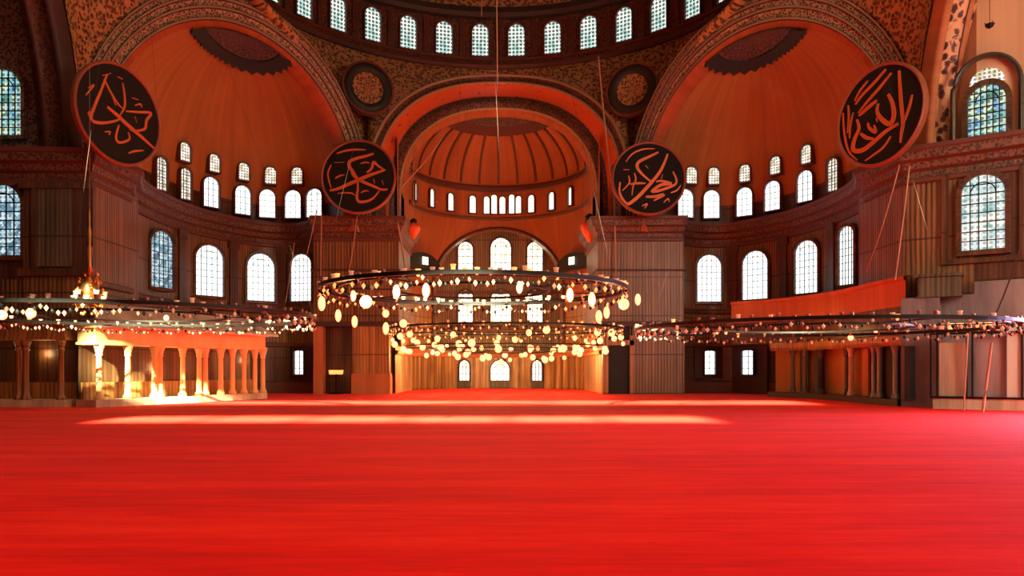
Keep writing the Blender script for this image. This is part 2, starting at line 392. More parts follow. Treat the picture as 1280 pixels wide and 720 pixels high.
# ------------------------------------------------------------------ big shell pieces
for s, side in ((1, 'left'), (-1, 'right')):
    adj = 'left' if s == 1 else 'right'
    # exedra wall below the cornice
    path = mir(WLOWS, s)
    w = MB(); w.sweep(path, [(0, 0), (0, 1.2), (0, 5.2), (0, 9.6)], sm=True); struct(w.build('wall_exedra_%s' % side, 'marble_red' if 0 else 'marble'), 'curved marble wall of the %s exedra' % adj)
    # drum and conch
    up = resample(WUP, 90); rows = [[Vector((p.x * s, p.y, z)) for p in up] for z in (9.9, 10.8, ZS)]
    for k in range(1, 17):
        a = PI / 2 * k / 16; rows.append([Vector(((CEX.x + (p.x - CEX.x) * math.cos(a)) * s, CEX.y + (p.y - CEX.y) * math.cos(a), ZS + HIN * math.sin(a))) for p in up])
    uL = [0.0]
    for i in range(1, len(up)): uL.append(uL[-1] + (up[i] - up[i - 1]).length)
    uvs = [[(uL[i], rows[j][0].z) for i in range(len(up))] for j in range(len(rows))]
    c_ = MB(); c_.grid(rows, uvs, rowmi=[1, 1, 1] + [0] * 30)
    struct(c_.build('ceiling_exedra_%s' % side, ['conch', 'marble_red']), 'orange half dome of the %s exedra' % adj)
    # dark toothed rosette near the crown of the conch
    r_ = MB()
    def cpt(ang, al, off=0.0):
        # al: polar distance from crown, ang: bearing; on the conch shell
        d = Vector((math.cos(ang), math.sin(ang))); best = None
        nrm = Vector((-E_.y, E_.x)); e = d.dot(E_); nn = d.dot(nrm); 
        q = min(up, key=lambda w: abs((math.atan2(w.y - CEX.y, w.x - CEX.x) - ang + PI) % (2 * PI) - PI)); r_0 = (q - CEX).length
        return Vector(((CEX.x + d.x * r_0 * math.sin(al) + .12 * E_.y) * s, CEX.y + d.y * r_0 * math.sin(al) - .12 * E_.x, ZS + (HIN - off) * math.cos(al)))
    base = math.atan2(E_.y, E_.x)
    N_ = 36
    rin = [cpt(base + PI * k / N_, .30, .22) for k in range(N_ + 1)]
    rot = [cpt(base + PI * k / N_, .40 + (.035 if k % 2 else 0), .22) for k in range(N_ + 1)]
    rin2 = [p + Vector((0, 0, .12)) for p in rin]; rot2 = [p + Vector((0, 0, .2)) for p in rot]
    r_.grid([rin2, rin, rot, rot2], sm=False)
    struct(r_.build(trim(), 'green'), 'dark toothed ring painted under the crown of the %s half dome' % adj)
    r2 = MB(); r2.grid([[cpt(base + PI * k / N_, a, .14) for k in range(N_ + 1)] for a in (.02, .12, .22, .30)])
    struct(r2.build(trim(), 'mosaic_dark'), 'ornamented disc inside the ring of the %s half dome' % adj)
    # arch bands
    segs = [(0, 1.0, 0), (0, .0, 1), (.16, .0, 1), (.18, -.12, 3), (.24, -.12, 2), (.26, -.02, 3), (.46, -.02, 0), (.48, -.16, 3), (.54, -.16, 2), (.56, -.04, 3), (.7, -.04, 0), (.72, -.18, 3), (.78, -.18, 2), (.80, -.06, 3), (.92, -.06, 0), (.94, -.16, 3), (1.0, -.16, 2), (1.0, .1, 3)]
    arch_band(lambda f, d: exarch(f, 48, d), segs, trim(), ['mosaic_fine', 'conch2', 'moulding', 'mould_dark'], 'moulded arch around the opening of the %s half dome' % adj, s)
    # pendentive surface between the exedra arch, the ring and the side arch
    A = exarch(1.0)
    sa = [p for p in sarch(15.5, -18.55) if p.y > 24]
    top = [sa[0] + Vector((0, 0, -1))] + sa[:]
    ringpart = [ring(-th * PI / 180, 22.8) for th in range(122, 33, -4)]
    n1 = 26; n2 = len(A) - n1
    T = resample(top, n1) + resample(ringpart + [ring(-34 * PI / 180, 22.8)], n2 + 1)[1:]
    A2 = resample(A, len(T))
    rows = []
    for j in range(11):
        t = j / 10; bulge = math.sin(t * PI) * .35
        rows.append([Vector(((a.lerp(q, t).x) * s * (1 + bulge * .02), a.lerp(q, t).y + bulge * .3, a.lerp(q, t).z)) for a, q in zip(A2, T)])
    p_ = MB(); uvs = [[(q.y * .9 + q.x * .5 * s, q.z) for q in rr] for rr in rows]; p_.grid(rows, uvs)
    struct(p_.build('wall_pendentive_%s' % side, 'mosaic'), 'mosaic covered spandrel above the %s half dome' % adj)

# central spandrel
A = carch(1.0); T = resample([ring(t * PI / 180, 22.8) for t in range(-34, 35, 2)], len(A) - 12)
T = [T[0]] * 6 + T + [T[-1]] * 6
rows = [[a.lerp(q, j / 8) for a, q in zip(A, T)] for j in range(9)]
p_ = MB(); p_.grid(rows, [[(q.x, q.z) for q in r] for r in rows])
struct(p_.build('wall_spandrel_centre', 'mosaic'), 'mosaic spandrel over the central arch')
segs = [(0, 1.6, 0), (0, 0, 0), (.06, 0, 2), (.08, -.06, 3), (.36, -.06, 3), (.38, .03, 2), (.40, .03, 1), (.74, .03, 1), (.75, -.1, 2), (.79, -.1, 2), (.80, 0, 3), (.94, 0, 3), (.95, -.12, 2), (1.0, -.12, 2), (1.0, .1, 3)]
arch_band(lambda f, d: carch(f, 48, d), segs, trim(), ['conch2', 'inscr', 'moulding', 'mosaic_dark'], 'central arch with an orange inscription band')
# pier fills behind the discs where the arches come down
for s, side in ((1, 'left'), (-1, 'right')):
    b_ = MB(); pth = [Vector((-10.4 * s, 48.2)), Vector((-8.6 * s, 46.6)), Vector((-7.6 * s, 46.7)), Vector((-6.6 * s, 50))]
    b_.sweep(pth, [(0, 9.8), (0, 14.5)]); struct(b_.build('wall_pier_cap_%s' % side, 'mosaic_dark'), 'dark masonry behind the inner roundel on the %s pier' % side)

# ------------------------------------------------------------------ dome ring: ledge, drum, dome
th = [2 * PI * k / 76 for k in range(77)]
d_ = MB()
prof = [(RR + .25, 22.55), (RR - .25, 22.62), (RR - .35, 22.8), (RR - .3, 22.92), (RR - .05, 22.98), (RR, 23.25), (RR - .12, 23.3), (RR - .12, 23.42), (RR + .1, 23.46), (RR + .1, 26.15), (RR - .2, 26.25), (RR - .35, 26.5), (RR - .3, 26.9), (RR - .1, 26.95)]
mi_ = [1, 1, 2, 2, 0, 2, 2, 2, 0, 3, 3, 3, 3]
d_.grid([[ring(t, z, r) for t in th] for r, z in prof], rowmi=mi_, sm=False)
struct(d_.build('wall_drum', ['mosaic_dark', 'mould_dark', 'mould_red', 'green']), 'round drum carrying the ring of dome windows')
d_ = MB(); d_.grid([[ring(t, 26.9 + 13 * math.sin(a), (RR - .1) * math.cos(a)) for t in th] for a in [PI / 2 * k / 14 for k in range(15)]])
struct(d_.build('ceiling_dome', 'mosaic'), 'mosaic dome above the window ring')
NW = 38
for k in range(NW):
    t = (k + .5) * 2 * PI / NW
    if math.cos(t) < .1: continue
    p = ring(t, 23.5, RR + .1); window(p, (-math.sin(t), -math.cos(t)), 1.12, 2.25, 'gl_dome', .1, None, 'mosaic_dark', out=.16)
# slim pilasters between dome windows
for k in range(-7, 8):
    t = k * 2 * PI / NW; b_ = MB()
    R_ = Matrix.Translation(ring(t, 0, RR + .08)) @ Matrix.Rotation(-t, 4, 'Z'); b_.box(-.16, .16, -.14, .05, 23.46, 26.15, R_)
    b_.box(-.22, .22, -.2, .05, 25.8, 26.1, R_); b_.box(-.22, .22, -.2, .05, 23.46, 23.7, R_)
    struct(b_.build(trim(), 'marble_red'), 'pilaster in the dome window ring')

# ------------------------------------------------------------------ exedra windows, cornice, piers
for s, side in ((1, 'left'), (-1, 'right')):
    path = mir(WLOWS, s); upp = mir(resample(WUP, 80), s)
    for px in (196, 258, 324, 380):
        x = px if s == 1 else 1272 - px - (20 if px == 380 else 5) - (0 if px != 196 else 4)
        if s == -1: x = {196: 1065, 258: 1013, 324: 947, 380: 885}[px]
        p, n = hit(x, path); window((p.x, p.y, 5.87), n, 1.6, 2.98, 'gl_big' if (px != 196 or s == -1) else 'gl_blue', .17, (5, 8, .012), 'marble_red', px_w={196: 28, 258: 34, 324: 33, 380: 25}[px] if s == 1 else {196: 19, 258: 28, 324: 31, 380: 29}[px], turn=.35, out=.3)
    for px in ((195, 226, 259, 300, 334, 368, 397) if s == 1 else (853, 888, 933, 970, 1012, 1048)):
        h_ = hit(px, upp)
        if not h_: continue
        p, n = h_; window((p.x, p.y, 11.3), n, .92, 1.8, 'gl_big' if px not in (195, 226, 1048) else 'gl_small', .09, (3, 5, .01), 'mould_red', px_w=19 if px not in (195, 226, 1048) else 13, turn=.3, out=.36)
    a = math.asin((13.9 - ZS) / HIN)
    inner = [Vector((CEX.x * s + (p.x - CEX.x * s) * math.cos(a), CEX.y + (p.y - CEX.y) * math.cos(a))) for p in upp]
    for px in ((226, 264, 302, 338, 373) if s == 1 else (862, 891, 933, 973, 1013)):
        h_ = hit(px, inner)
        if not h_: continue
        p, n = h_; window((p.x, p.y, 13.4), n, .62, 1.08, 'gl_small', .06, None, 'mould_red', 0, px_w=13, turn=.3, out=.3)
    # pilasters between the large windows
    for px in ((226, 291, 353) if s == 1 else (916, 980, 1041)):
        p, n = hit(px, path); R_ = Matrix.Translation((p.x, p.y, 0)) @ Matrix.Rotation(math.atan2(n.y, n.x) + PI / 2, 4, 'Z')
        b_ = MB(); b_.box(-.3, .3, -.14, .1, 5.3, 9.4, R_); b_.box(-.4, .4, -.22, .1, 8.95, 9.45, R_); b_.box(-.38, .38, -.2, .1, 5.3, 5.6, R_)
        struct(b_.build(trim(), 'marble_red'), 'pilaster between the large windows of the %s exedra' % side)
    # carved cornice running over exedra and inner pier
    full = [Vector((-27, 31.9)), Vector((-20.6, 31.9)), Vector((-17.3, 31.9))] if s == 1 else [Vector((-24.6, 26.2)), Vector((-21, 29.3)), Vector((-17.3, 31.9))]
    inp = [Vector((-11.3, 46.1)), Vector((-6.1, 46.1)), Vector((-6.1, 52))]
    full = [Vector((p.x, p.y)) for p in full] + [Vector((p[0], p[1])) for p in WLOWS[1:]] + inp
    full = mir(full, s)
    prof = [(0, 9.35), (.12, 9.4), (.12, 9.55), (.02, 9.6), (.02, 9.85), (.2, 9.95), (.28, 10.2), (.5, 10.3), (.55, 10.62), (.62, 10.66), (.62, 10.84), (-.9, 10.9)]
    c_ = MB(); c_.sweep(full, [(o * (1), z) for o, z in prof], nrm=s, rowmi=[1, 1, 1, 0, 1, 0, 1, 0, 1, 1, 2])
    struct(c_.build(trim(), ['cornice', 'mould_red', 'mould_dark']), 'carved red cornice along the %s side' % side)
    # upper gallery string course at the foot of the big windows
    c_ = MB(); c_.sweep(path, [(0, 5.05), (.18, 5.12), (.2, 5.3), (.05, 5.36), (0, 5.4)], nrm=s); struct(c_.build(trim(), 'marble_red'), 'string course under the large windows of the %s exedra' % side)
    # inner pier
    b_ = MB(); x0, x1 = sorted((-11.35 * s, -6.1 * s))
    b_.box(x0, x1, 46.1, 52, 4.4, 9.7); struct(b_.build('wall_pier_%s' % side, 'marble'), 'upper part of the inner %s pier in vertically veined marble' % side)
    b_ = MB(); xa, xb = sorted((-11.5 * s, -6.0 * s)); b_.box(xa, xb, 45.95, 52, 4.15, 4.45); b_.box(xa, xb, 45.97, 52, 7.55, 7.65); struct(b_.build(trim(), 'mould_dark'), 'string course on the inner %s pier' % side)

# lower parts of the inner piers
b_ = MB(); b_.box(-8.95, -6.7, 46.1, 51, 0, 4.3); struct(b_.build('wall_pier_base_left', 'marble_warm'), 'amber marble base of the inner left pier')
b_ = MB(); b_.box(-9.0, -6.62, 45.98, 51, 0, 1.25); struct(b_.build(trim(), 'orange'), 'plain plinth of the inner left pier')
b_ = MB(); b_.box(-11.35, -10.75, 46.1, 46.8, 0, 4.3); struct(b_.build('wall_pier_post_left', 'orange'), 'orange stone post at the outer edge of the inner left pier')
b_ = MB(); b_.box(-11.4, -8.9, 47.2, 47.9, 0, 4.4); struct(b_.build('wall_pier_recess_left', 'marble_red'), 'dark recess in the inner left pier')
b_ = MB(); b_.box(8.2, 11.4, 46.1, 51, 0, 4.3); struct(b_.build('wall_pier_base_right', 'marble'), 'marble base of the inner right pier')
b_ = MB(); b_.box(6.4, 6.75, 46.1, 46.6, 0, 4.3); b_.box(8.05, 8.3, 46.0, 46.6, 0, 3.6); b_.box(6.4, 8.3, 46.0, 46.6, 3.0, 3.3); struct(b_.build(trim(), 'marble_warm'), 'stone door surround in the inner right pier')
b_ = MB(); b_.box(6.75, 8.1, 46.3, 46.6, 0, 4.3); struct(b_.build('door_1', 'black'), 'dark doorway in the inner right pier')

# ------------------------------------------------------------------ left main pier and outer wall
b_ = MB(); b_.box(-20.2, -17.25, 32, 36, 0, 9.7); struct(b_.build('wall_main_pier_left', 'marble'), 'veined marble face of the main left pier')
b_ = MB(); b_.box(-19.6, -18.1, 31.84, 32.1, 5.9, 9.2); struct(b_.build(trim(), 'marble_grey'), 'grey marble panel on the main left pier')
b_ = MB()
b_.box(-19.75, -19.55, 31.78, 32.1, 5.8, 9.3); b_.box(-18.15, -17.2, 31.9, 32.1, 5.8, 9.3)
b_.box(-20.3, -17.15, 31.74, 32.1, 5.5, 5.8); b_.box(-20.3, -17.15, 31.74, 32.1, 9.2, 9.45)
struct(b_.build(trim(), 'marble_red'), 'red marble frame on the main left pier')
b_ = MB(); b_.box(-34, -20.2, 32.3, 33.3, 0, 9.7); struct(b_.build('wall_left_end', 'marble_red'), 'marble end wall left of the main pier')
b_ = MB(); b_.box(-34, -19.3, 33.2, 34.4, 9.7, 28); struct(b_.build('wall_left_tympanum', 'mosaic_grey'), 'grey green mosaic wall above the left cornice')
b_ = MB(); b_.box(-34, -20.2, 32.12, 32.3, 3.6, 5.4); struct(b_.build('wall_left_dado', 'marble'), 'ribbed marble dado of the left end wall')
window(P(6, 320, 32.3), (0, -1), 1.62, 3.0, 'gl_blue', .2, (5, 8, .022), 'marble_red')
window(P(5, 171, 33.2), (0, -1), 1.75, 2.9, 'gl_green', .18, (6, 8, .02), 'mosaic_grey')
# right main pier (mirrors the left one) and the splayed right wall
b_ = MB(); b_.sweep(mir([(-17.25, 36), (-17.25, 32), (-19.3, 30.5)], -1), [(0, 4.6), (0, 9.7)], sm=False); struct(b_.build('wall_main_pier_right', 'marble'), 'ribbed marble face of the main right pier')
RW = [Vector((19.3, 30.5)), Vector((21, 29.25)), Vector((26, 25.2))]
b_ = MB(); b_.sweep(RW, [(0, 5.1), (0, 9.7)], sm=False); struct(b_.build('wall_right', 'orange' if 0 else 'marble_red'), 'wall with a tall window on the far right')
b_ = MB(); b_.sweep([Vector((17.25, 32)), Vector((19.3, 30.5)), Vector((26, 25.2))], [(0, 0), (0, 5.1)], sm=False); struct(b_.build('wall_right_base', 'marble_mauve'), 'mauve marble base of the right wall')
RU = [Vector((19.5, 33.8)), Vector((19.9, 31.3)), Vector((26.6, 25.9))]
b_ = MB(); b_.sweep(RU, [(0, 9.7), (0, 28)], sm=False); struct(b_.build('wall_right_tympanum', 'buff'), 'buff plaster wall above the right cornice')
p, n = hit(1229, RW); window((p.x, p.y, 6.35), n, 1.45, 3.0, 'gl_side', .2, (5, 8, .02), 'marble_red')
p, n = hit(1234, RU); wup = window((p.x, p.y, 11.2), n, 1.3, 2.05, 'gl_green', .22, (6, 7, .02), 'marble_red')
# round-headed blind arch with a pierced lunette over that window
R_ = Matrix.Translation((p.x, p.y, 0)) @ Matrix.Rotation(math.atan2(n.y, n.x) + PI / 2, 4, 'Z')
b_ = MB()
for r0, dd in ((1.18, -.22), ):
    pts = [(-r0, dd, 10.9)] + [(r0 * math.cos(a), dd, 13.1 + 1.35 * math.sin(a)) for a in [PI - PI * k / 20 for k in range(21)]] + [(r0, dd, 10.9)]
    b_.tube([R_ @ Vector(q) for q in pts], .11, 6)
struct(b_.build(trim(), 'marble_grey'), 'round arch moulding over the upper right window')
b_ = MB(); b_.face([R_ @ Vector((.62 * math.cos(a), -.06, 13.35 + .62 * math.sin(a))) for a in [PI * k / 14 for k in range(15)]][::-1], [(.62 * math.cos(a), .62 * math.sin(a)) for a in [PI * k / 14 for k in range(15)]][::-1])
wcount[0] += 1
struct(b_.build('window_%d' % wcount[0], 'gl_small'), 'pierced lunette window above the upper right window')
b_ = MB()
for x0, x1, z0, z1 in ((-1.45, -1.2, 6.0, 9.6), (1.2, 1.45, 6.0, 9.6), (-1.45, 1.45, 5.85, 6.05)):
    pp, nn = hit(1229, RW); Q = Matrix.Translation((pp.x, pp.y, 0)) @ Matrix.Rotation(math.atan2(nn.y, nn.x) + PI / 2, 4, 'Z'); b_.box(x0, x1, -.14, .05, z0, z1, Q)
struct(b_.build(trim(), 'marble_red'), 'stone surround of the tall window on the right wall')

# side arches over the nave (soffit with ornament)
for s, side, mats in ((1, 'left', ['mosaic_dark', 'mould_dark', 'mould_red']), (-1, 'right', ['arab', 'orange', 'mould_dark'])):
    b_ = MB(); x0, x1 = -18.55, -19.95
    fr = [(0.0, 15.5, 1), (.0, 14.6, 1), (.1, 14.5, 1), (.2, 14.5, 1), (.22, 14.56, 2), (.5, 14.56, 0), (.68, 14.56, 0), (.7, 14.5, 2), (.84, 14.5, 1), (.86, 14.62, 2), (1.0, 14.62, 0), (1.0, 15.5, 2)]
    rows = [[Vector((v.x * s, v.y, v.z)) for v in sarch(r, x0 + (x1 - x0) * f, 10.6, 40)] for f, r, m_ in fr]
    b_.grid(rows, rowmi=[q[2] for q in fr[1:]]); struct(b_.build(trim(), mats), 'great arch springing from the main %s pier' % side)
    b_ = MB(); fr = [15.4, 22]
    b_.grid([[Vector((-19.9 * s, v.y, min(v.z, 28))) for v in sarch(r, 0, 10.6, 40)] for r in fr]); struct(b_.build('wall_%s_arch_fill' % side, 'mosaic_dark'))

# ------------------------------------------------------------------ apse
AC = Vector((0, 53.4)); AR = 6.35
def ap(t, z, r=AR): return Vector((r * math.sin(t), AC.y + r * math.cos(t), z))
HZ = 4.3; AZ = 16.1
tt = [-PI / 2 + PI * k / 60 for k in range(61)]
b_ = MB(); rows = [[ap(t, AZ + HZ * math.sin(a), AR * math.cos(a)) for t in tt] for a in [PI / 2 * k / 20 for k in range(20)] + [PI / 2 * .995]]
b_.grid(rows); struct(b_.build('ceiling_apse', 'conch2'), 'orange ribbed half dome of the apse')
# vault joining the half dome to the arch
b_ = MB(); rows = []
c0 = carch(0.0, 40, 0)
c1 = [Vector((AR * math.cos(a), AC.y, AZ + HZ * math.sin(a))) for a in [PI - PI * k / 40 for k in range(41)]]; c1 = [Vector((-AR, AC.y, 9.9))] + c1 + [Vector((AR, AC.y, 9.9))]
b_.grid([c0, c1]); struct(b_.build('ceiling_apse_vault', 'conch2'), 'orange vault in front of the apse half dome')
for k in range(-6, 7):
    t = k * PI / 2 / 6.5; b_ = MB(); rows = []
    A_ = [.02 + (PI / 2 - .70 - .02) * j / 14 for j in range(15)]
    for off, dr in ((-.09, .0), (-.09, .09), (.09, .09), (.09, .0)):
        rows.append([ap(t, AZ + (HZ - dr) * math.sin(a), (AR - dr) * math.cos(a)) + Vector((math.cos(t), -math.sin(t), 0)) * off for a in A_])
    b_.grid(rows, sm=False); struct(b_.build(trim(), 'rib'), 'dark rib of the apse half dome')
# rosette at the crown
b_ = MB(); aa = [.70, .6, .52, .36, .18, .03]
b_.grid([[ap(t, AZ + (HZ - .1) * math.cos(a), (AR - .1) * math.sin(a) * (1.04 if (j == 0 and i % 2) else 1)) for i, t in enumerate(tt)] for j, a in enumerate(aa)], rowmi=[0, 0, 1, 1, 0])
struct(b_.build(trim(), ['rib', 'mosaic_dark']), 'dark rosette at the crown of the apse half dome')
# window zone
b_ = MB(); b_.grid([[ap(t, z, AR + dr) for t in tt] for z, dr in ((13.3, 0), (13.36, -.12), (13.52, -.12), (13.58, 0), (15.55, 0), (15.65, -.14), (15.9, -.14), (16.1, -.02))], rowmi=[1, 1, 1, 0, 1, 2, 1], sm=False)
struct(b_.build('wall_apse_drum', ['conch2', 'mould_red', 'rib']), 'window band under the apse half dome')
for px in (517, 538, 562, 590, 608, 617.5, 628, 640, 648.5, 665, 691, 715, 738):
    pth = [Vector((AR * math.sin(t), AC.y + AR * math.cos(t))) for t in tt]; h_ = hit(px, pth)
    if not h_: continue
    p, n = h_; cen = abs(px - 624) < 30
    window((p.x, p.y, 13.82), n, .5 if not cen else .42, 1.5 if px in (617.5, 640) else 1.35, 'gl_apse', .09 if not cen else .05, None, 'rib', out=.1)
# arched recess with three lancets
HWD = 4.95; ZR = 7.9
def racurve(f, n=30):
    w_ = HWD + f * .35; pts = []
    for k in range(n + 1):
        a = PI - PI * k / n; x = w_ * math.cos(a); pts.append(Vector((x, AC.y + math.sqrt(AR ** 2 - x * x), ZR + (4.75 + f * .3) * math.sin(a))))
    return [Vector((pts[0].x, pts[0].y, 3.2))] + pts + [Vector((pts[-1].x, pts[-1].y, 3.2))]
A = racurve(0); t0 = math.asin(HWD / AR)
T = [ap(-t0 - .0 + 2 * t0 * i / (len(A) - 1), 13.35) for i in range(len(A))]
b_ = MB(); b_.grid([[a.lerp(q, j / 4) for a, q in zip(A, T)] for j in range(5)]); struct(b_.build('wall_apse_lunette', 'conch2'), 'orange wall above the apse recess')
for s, side in ((1, 'left'), (-1, 'right')):
    b_ = MB(); b_.grid([[ap(-s * t, z) for t in [t0 + (PI / 2 - t0) * k / 10 for k in range(11)]] for z in (3.0, 7, 13.35)], rowmi=[1, 0]); b_.grid([[(-AR * s, AC.y, z), (-6.2 * s, 48, z)] for z in (3.0, 9.9)]); struct(b_.build('wall_apse_%s' % side, ['conch2', 'marble_warm']), 'orange side wall of the apse, %s of the recess' % side)
for s in (1, -1):
    b_ = MB(); b_.grid([[(-6.5 * s, 53.5, z), (-6.5 * s, 48.3, z)] for z in (9.8, 12, 16.5)]); struct(b_.build('wall_apse_jamb_%s' % ('left' if s == 1 else 'right'), 'conch2'))
b_ = MB(); A = racurve(0); B_ = [Vector((p.x, 60.9, p.z)) for p in A]; b_.grid([A, B_]); struct(b_.build('wall_apse_reveal', 'marble_warm'))
b_ = MB(); A = racurve(.06); b_.tube([p + Vector((0, -.08, 0)) for p in A], .13, 6); struct(b_.build(trim(), 'rib'), 'dark arch line around the apse recess')
b_ = MB(); b_.box(-5.3, 5.3, 60.8, 61.2, 3.0, 13.3); struct(b_.build('wall_apse_end', 'marble'), 'marble end wall of the apse with three tall windows')
for px, w_ in ((582, 1.15), (626, 1.6), (668.5, 1.2)):
    d = 60.8
    for yb, yt in ((339, 303 if px != 626 else 298), (405, 363)):
        z0 = 1.6 + (HY - yb) / F * d; z1 = 1.6 + (HY - yt) / F * d
        window(((px - CX) / F * d, d, z0), (0, -1), w_, z1 - z0, 'gl_apse', .14, (3 if w_ < 1.5 else 4, 4, .02), 'mould_dark')
b_ = MB(); b_.box(-5.0, 5.0, 60.6, 60.85, 7.55, 7.85); b_.box(-5.0, 5.0, 60.6, 60.85, 4.6, 4.85); struct(b_.build(trim(), 'mould_red'), 'string courses between the apse windows')
# lower apse: revetment curving round
lowp = [Vector((-6.45, 47)), Vector((-6.45, 53))] + [Vector((AR * math.sin(t) * 1.0, AC.y + 6.6 * math.cos(t))) for t in tt[4:-4]] + [Vector((6.45, 53)), Vector((6.45, 47))]
b_ = MB(); b_.sweep(lowp, [(0, 0), (0, 2.5), (0, 3.0)], nrm=1, rowmi=[0, 1]); struct(b_.build('wall_apse_base', ['revet', 'orange']), 'striped marble revetment around the apse')
b_ = MB(); b_.sweep(lowp, [(0, 2.42), (.16, 2.5), (.2, 2.66), (.04, 2.72)], nrm=1); struct(b_.build(trim(), 'orange'), 'pale moulding on top of the apse revetment')
for k in range(-11, 12):
    t = k * PI / 25; b_ = MB(); q = Vector((AR * math.sin(t), AC.y + 6.6 * math.cos(t), 0)); R_ = Matrix.Translation(q) @ Matrix.Rotation(-t, 4, 'Z')
    if abs(q.x) < 1.6 or 2.3 < abs(q.x) < 3.9: continue
    b_.box(-.11, .11, -.16, .05, 0, 2.45, R_); b_.box(-.16, .16, -.2, .05, 0, .2, R_); struct(b_.build(trim(), 'marble_warm'), 'slim pilaster on the apse revetment')
for px, w_ in ((579, .85), (625, 1.45), (673, .85)):
    h_ = hit(px, lowp); p, n = h_; b_ = MB(); z0, z1 = .62, 2.2
    window((p.x + n.x * .05, p.y + n.y * .05, z0), n, w_, z1 - z0, 'gl_apse', .1, (3, 3, .02), 'wood')
    R_ = Matrix.Translation((p.x, p.y, 0)) @ Matrix.Rotation(math.atan2(n.y, n.x) + PI / 2, 4, 'Z'); b_.box(-w_ / 2 - .1, w_ / 2 + .1, -.25, .05, 0, .5, R_)
    struct(b_.build(trim(), 'marble_grey'), 'grey stone sill block under a low apse window')
# dark half-moon niches high on the apse side walls
for s, side in ((1, 'left'), (-1, 'right')):
    b_ = MB(); c = Vector((-5.75 * s, 54.9, 8.75)); nrm = Vector((s * .80, -.6, 0)); tx = Vector((.6, .8 * s, 0)) if s == 1 else Vector((.6, -.8, 0))
    pts = [c + tx * 1.9 * math.cos(a) + Vector((0, 0, 1.25 * math.sin(a))) for a in [PI * k / 16 for k in range(17)]]
    pin = [p + Vector((s * .35, -.3, 0)) for p in pts]
    b_.face(pin, [(0, 0)] * 17); b_.grid([pts + [pts[0]], pin + [pin[0]]]); struct(b_.build(trim(), 'black'), 'dark half round niche high on the %s apse wall' % side)
    wcount[0] += 1; b_ = MB(); q0 = c + Vector((s * .45, -.38, .35)); b_.box(-.28, .28, -.03, .03, 0, .55, Matrix.Translation(q0) @ Matrix.Rotation(math.atan2(tx.y, tx.x), 4, 'Z')); struct(b_.build('window_%d' % wcount[0], 'gl_apse'), 'tiny bright window in the dark niche of the %s apse wall' % side)

# ------------------------------------------------------------------ lower exedra walls and openings
# left: wooden panelling with a narrow window
for s, side, pxs in ((1, 'left', (381,)), (-1, 'right', (883, 941))):
    path = mir(WLOWS, s)
    for px in pxs:
        p, n = hit(px, path); R_ = Matrix.Translation((p.x, p.y, 0)) @ Matrix.Rotation(math.atan2(n.y, n.x) + PI / 2, 4, 'Z')
        b_ = MB(); w_ = .95 if px != 941 else 1.3; b_.box(-w_, w_, -.35, .3, .95 if px != 941 else 0, 2.95, R_); struct(b_.build(trim(), 'wood'), 'dark wooden reveal of a low window in the %s exedra' % side)
        wq = window(Vector((p.x, p.y, 1.2)) + Vector((n.x, n.y, 0)) * .42, n, .2, 1.5, 'gl_big', .07, (2, 4, .015), 'wood', px_w={381: 12, 883: 13, 941: 14}[px], out=.0, hhv=.06)
    b_ = MB(); b_.sweep(path, [(0, 0), (.14, .02), (.14, .7), (.04, .78), (.04, 2.95), (.16, 3.0), (.16, 3.2), (0, 3.25)], nrm=s, rowmi=[1, 1, 0, 0, 1, 1, 1]); struct(b_.build('wall_exedra_dado_%s' % side, ['marble_red', 'mould_red']), 'panelled dado of the %s exedra' % side)

# right: curved plaster parapet of a gallery with the panelled screen below
RQA = smooth([(13.6, 43.9), (15.3, 42.1), (16.4, 39.6), (16.9, 36.8), (16.85, 34.0), (16.95, 31.3)], 6)
RQ = [p for p in RQA if CX + F * p.x / p.y > 962]
b_ = MB(); b_.sweep(RQA, [(-.5, 4.2), (0, 4.2), (0, 5.25), (.1, 5.3), (.1, 5.45), (-.5, 5.5)], nrm=1); struct(b_.build('wall_gallery_right', 'orange'), 'curved orange plaster parapet in the right exedra')
b_ = MB(); b_.sweep(RQA, [(-.3, 3.0), (0, 3.0), (0, 4.2)], nrm=1); struct(b_.build('wall_gallery_band_right', 'marble_red'), 'amber panel band under the right parapet')
b_ = MB(); b_.sweep(RQ, [(-.3, 2.55), (.14, 2.55), (.2, 2.7), (.2, 2.95), (.05, 3.05), (-.2, 3.05)], nrm=1); struct(b_.build(trim(), 'marble_warm'), 'long lintel over the right colonnade')
b_ = MB(); b_.sweep([p + Vector((.35, .35)) for p in RQ], [(0, 0), (0, 2.6)], nrm=1); struct(b_.build('wall_colonnade_right', 'conch'), 'orange panels behind the right colonnade')
b_ = MB(); b_.sweep(RQ, [(-.2, 0), (.35, 0), (.35, .28), (-.2, .28)], nrm=1); struct(b_.build(trim(), 'mould_dark'), 'dark step under the right colonnade')

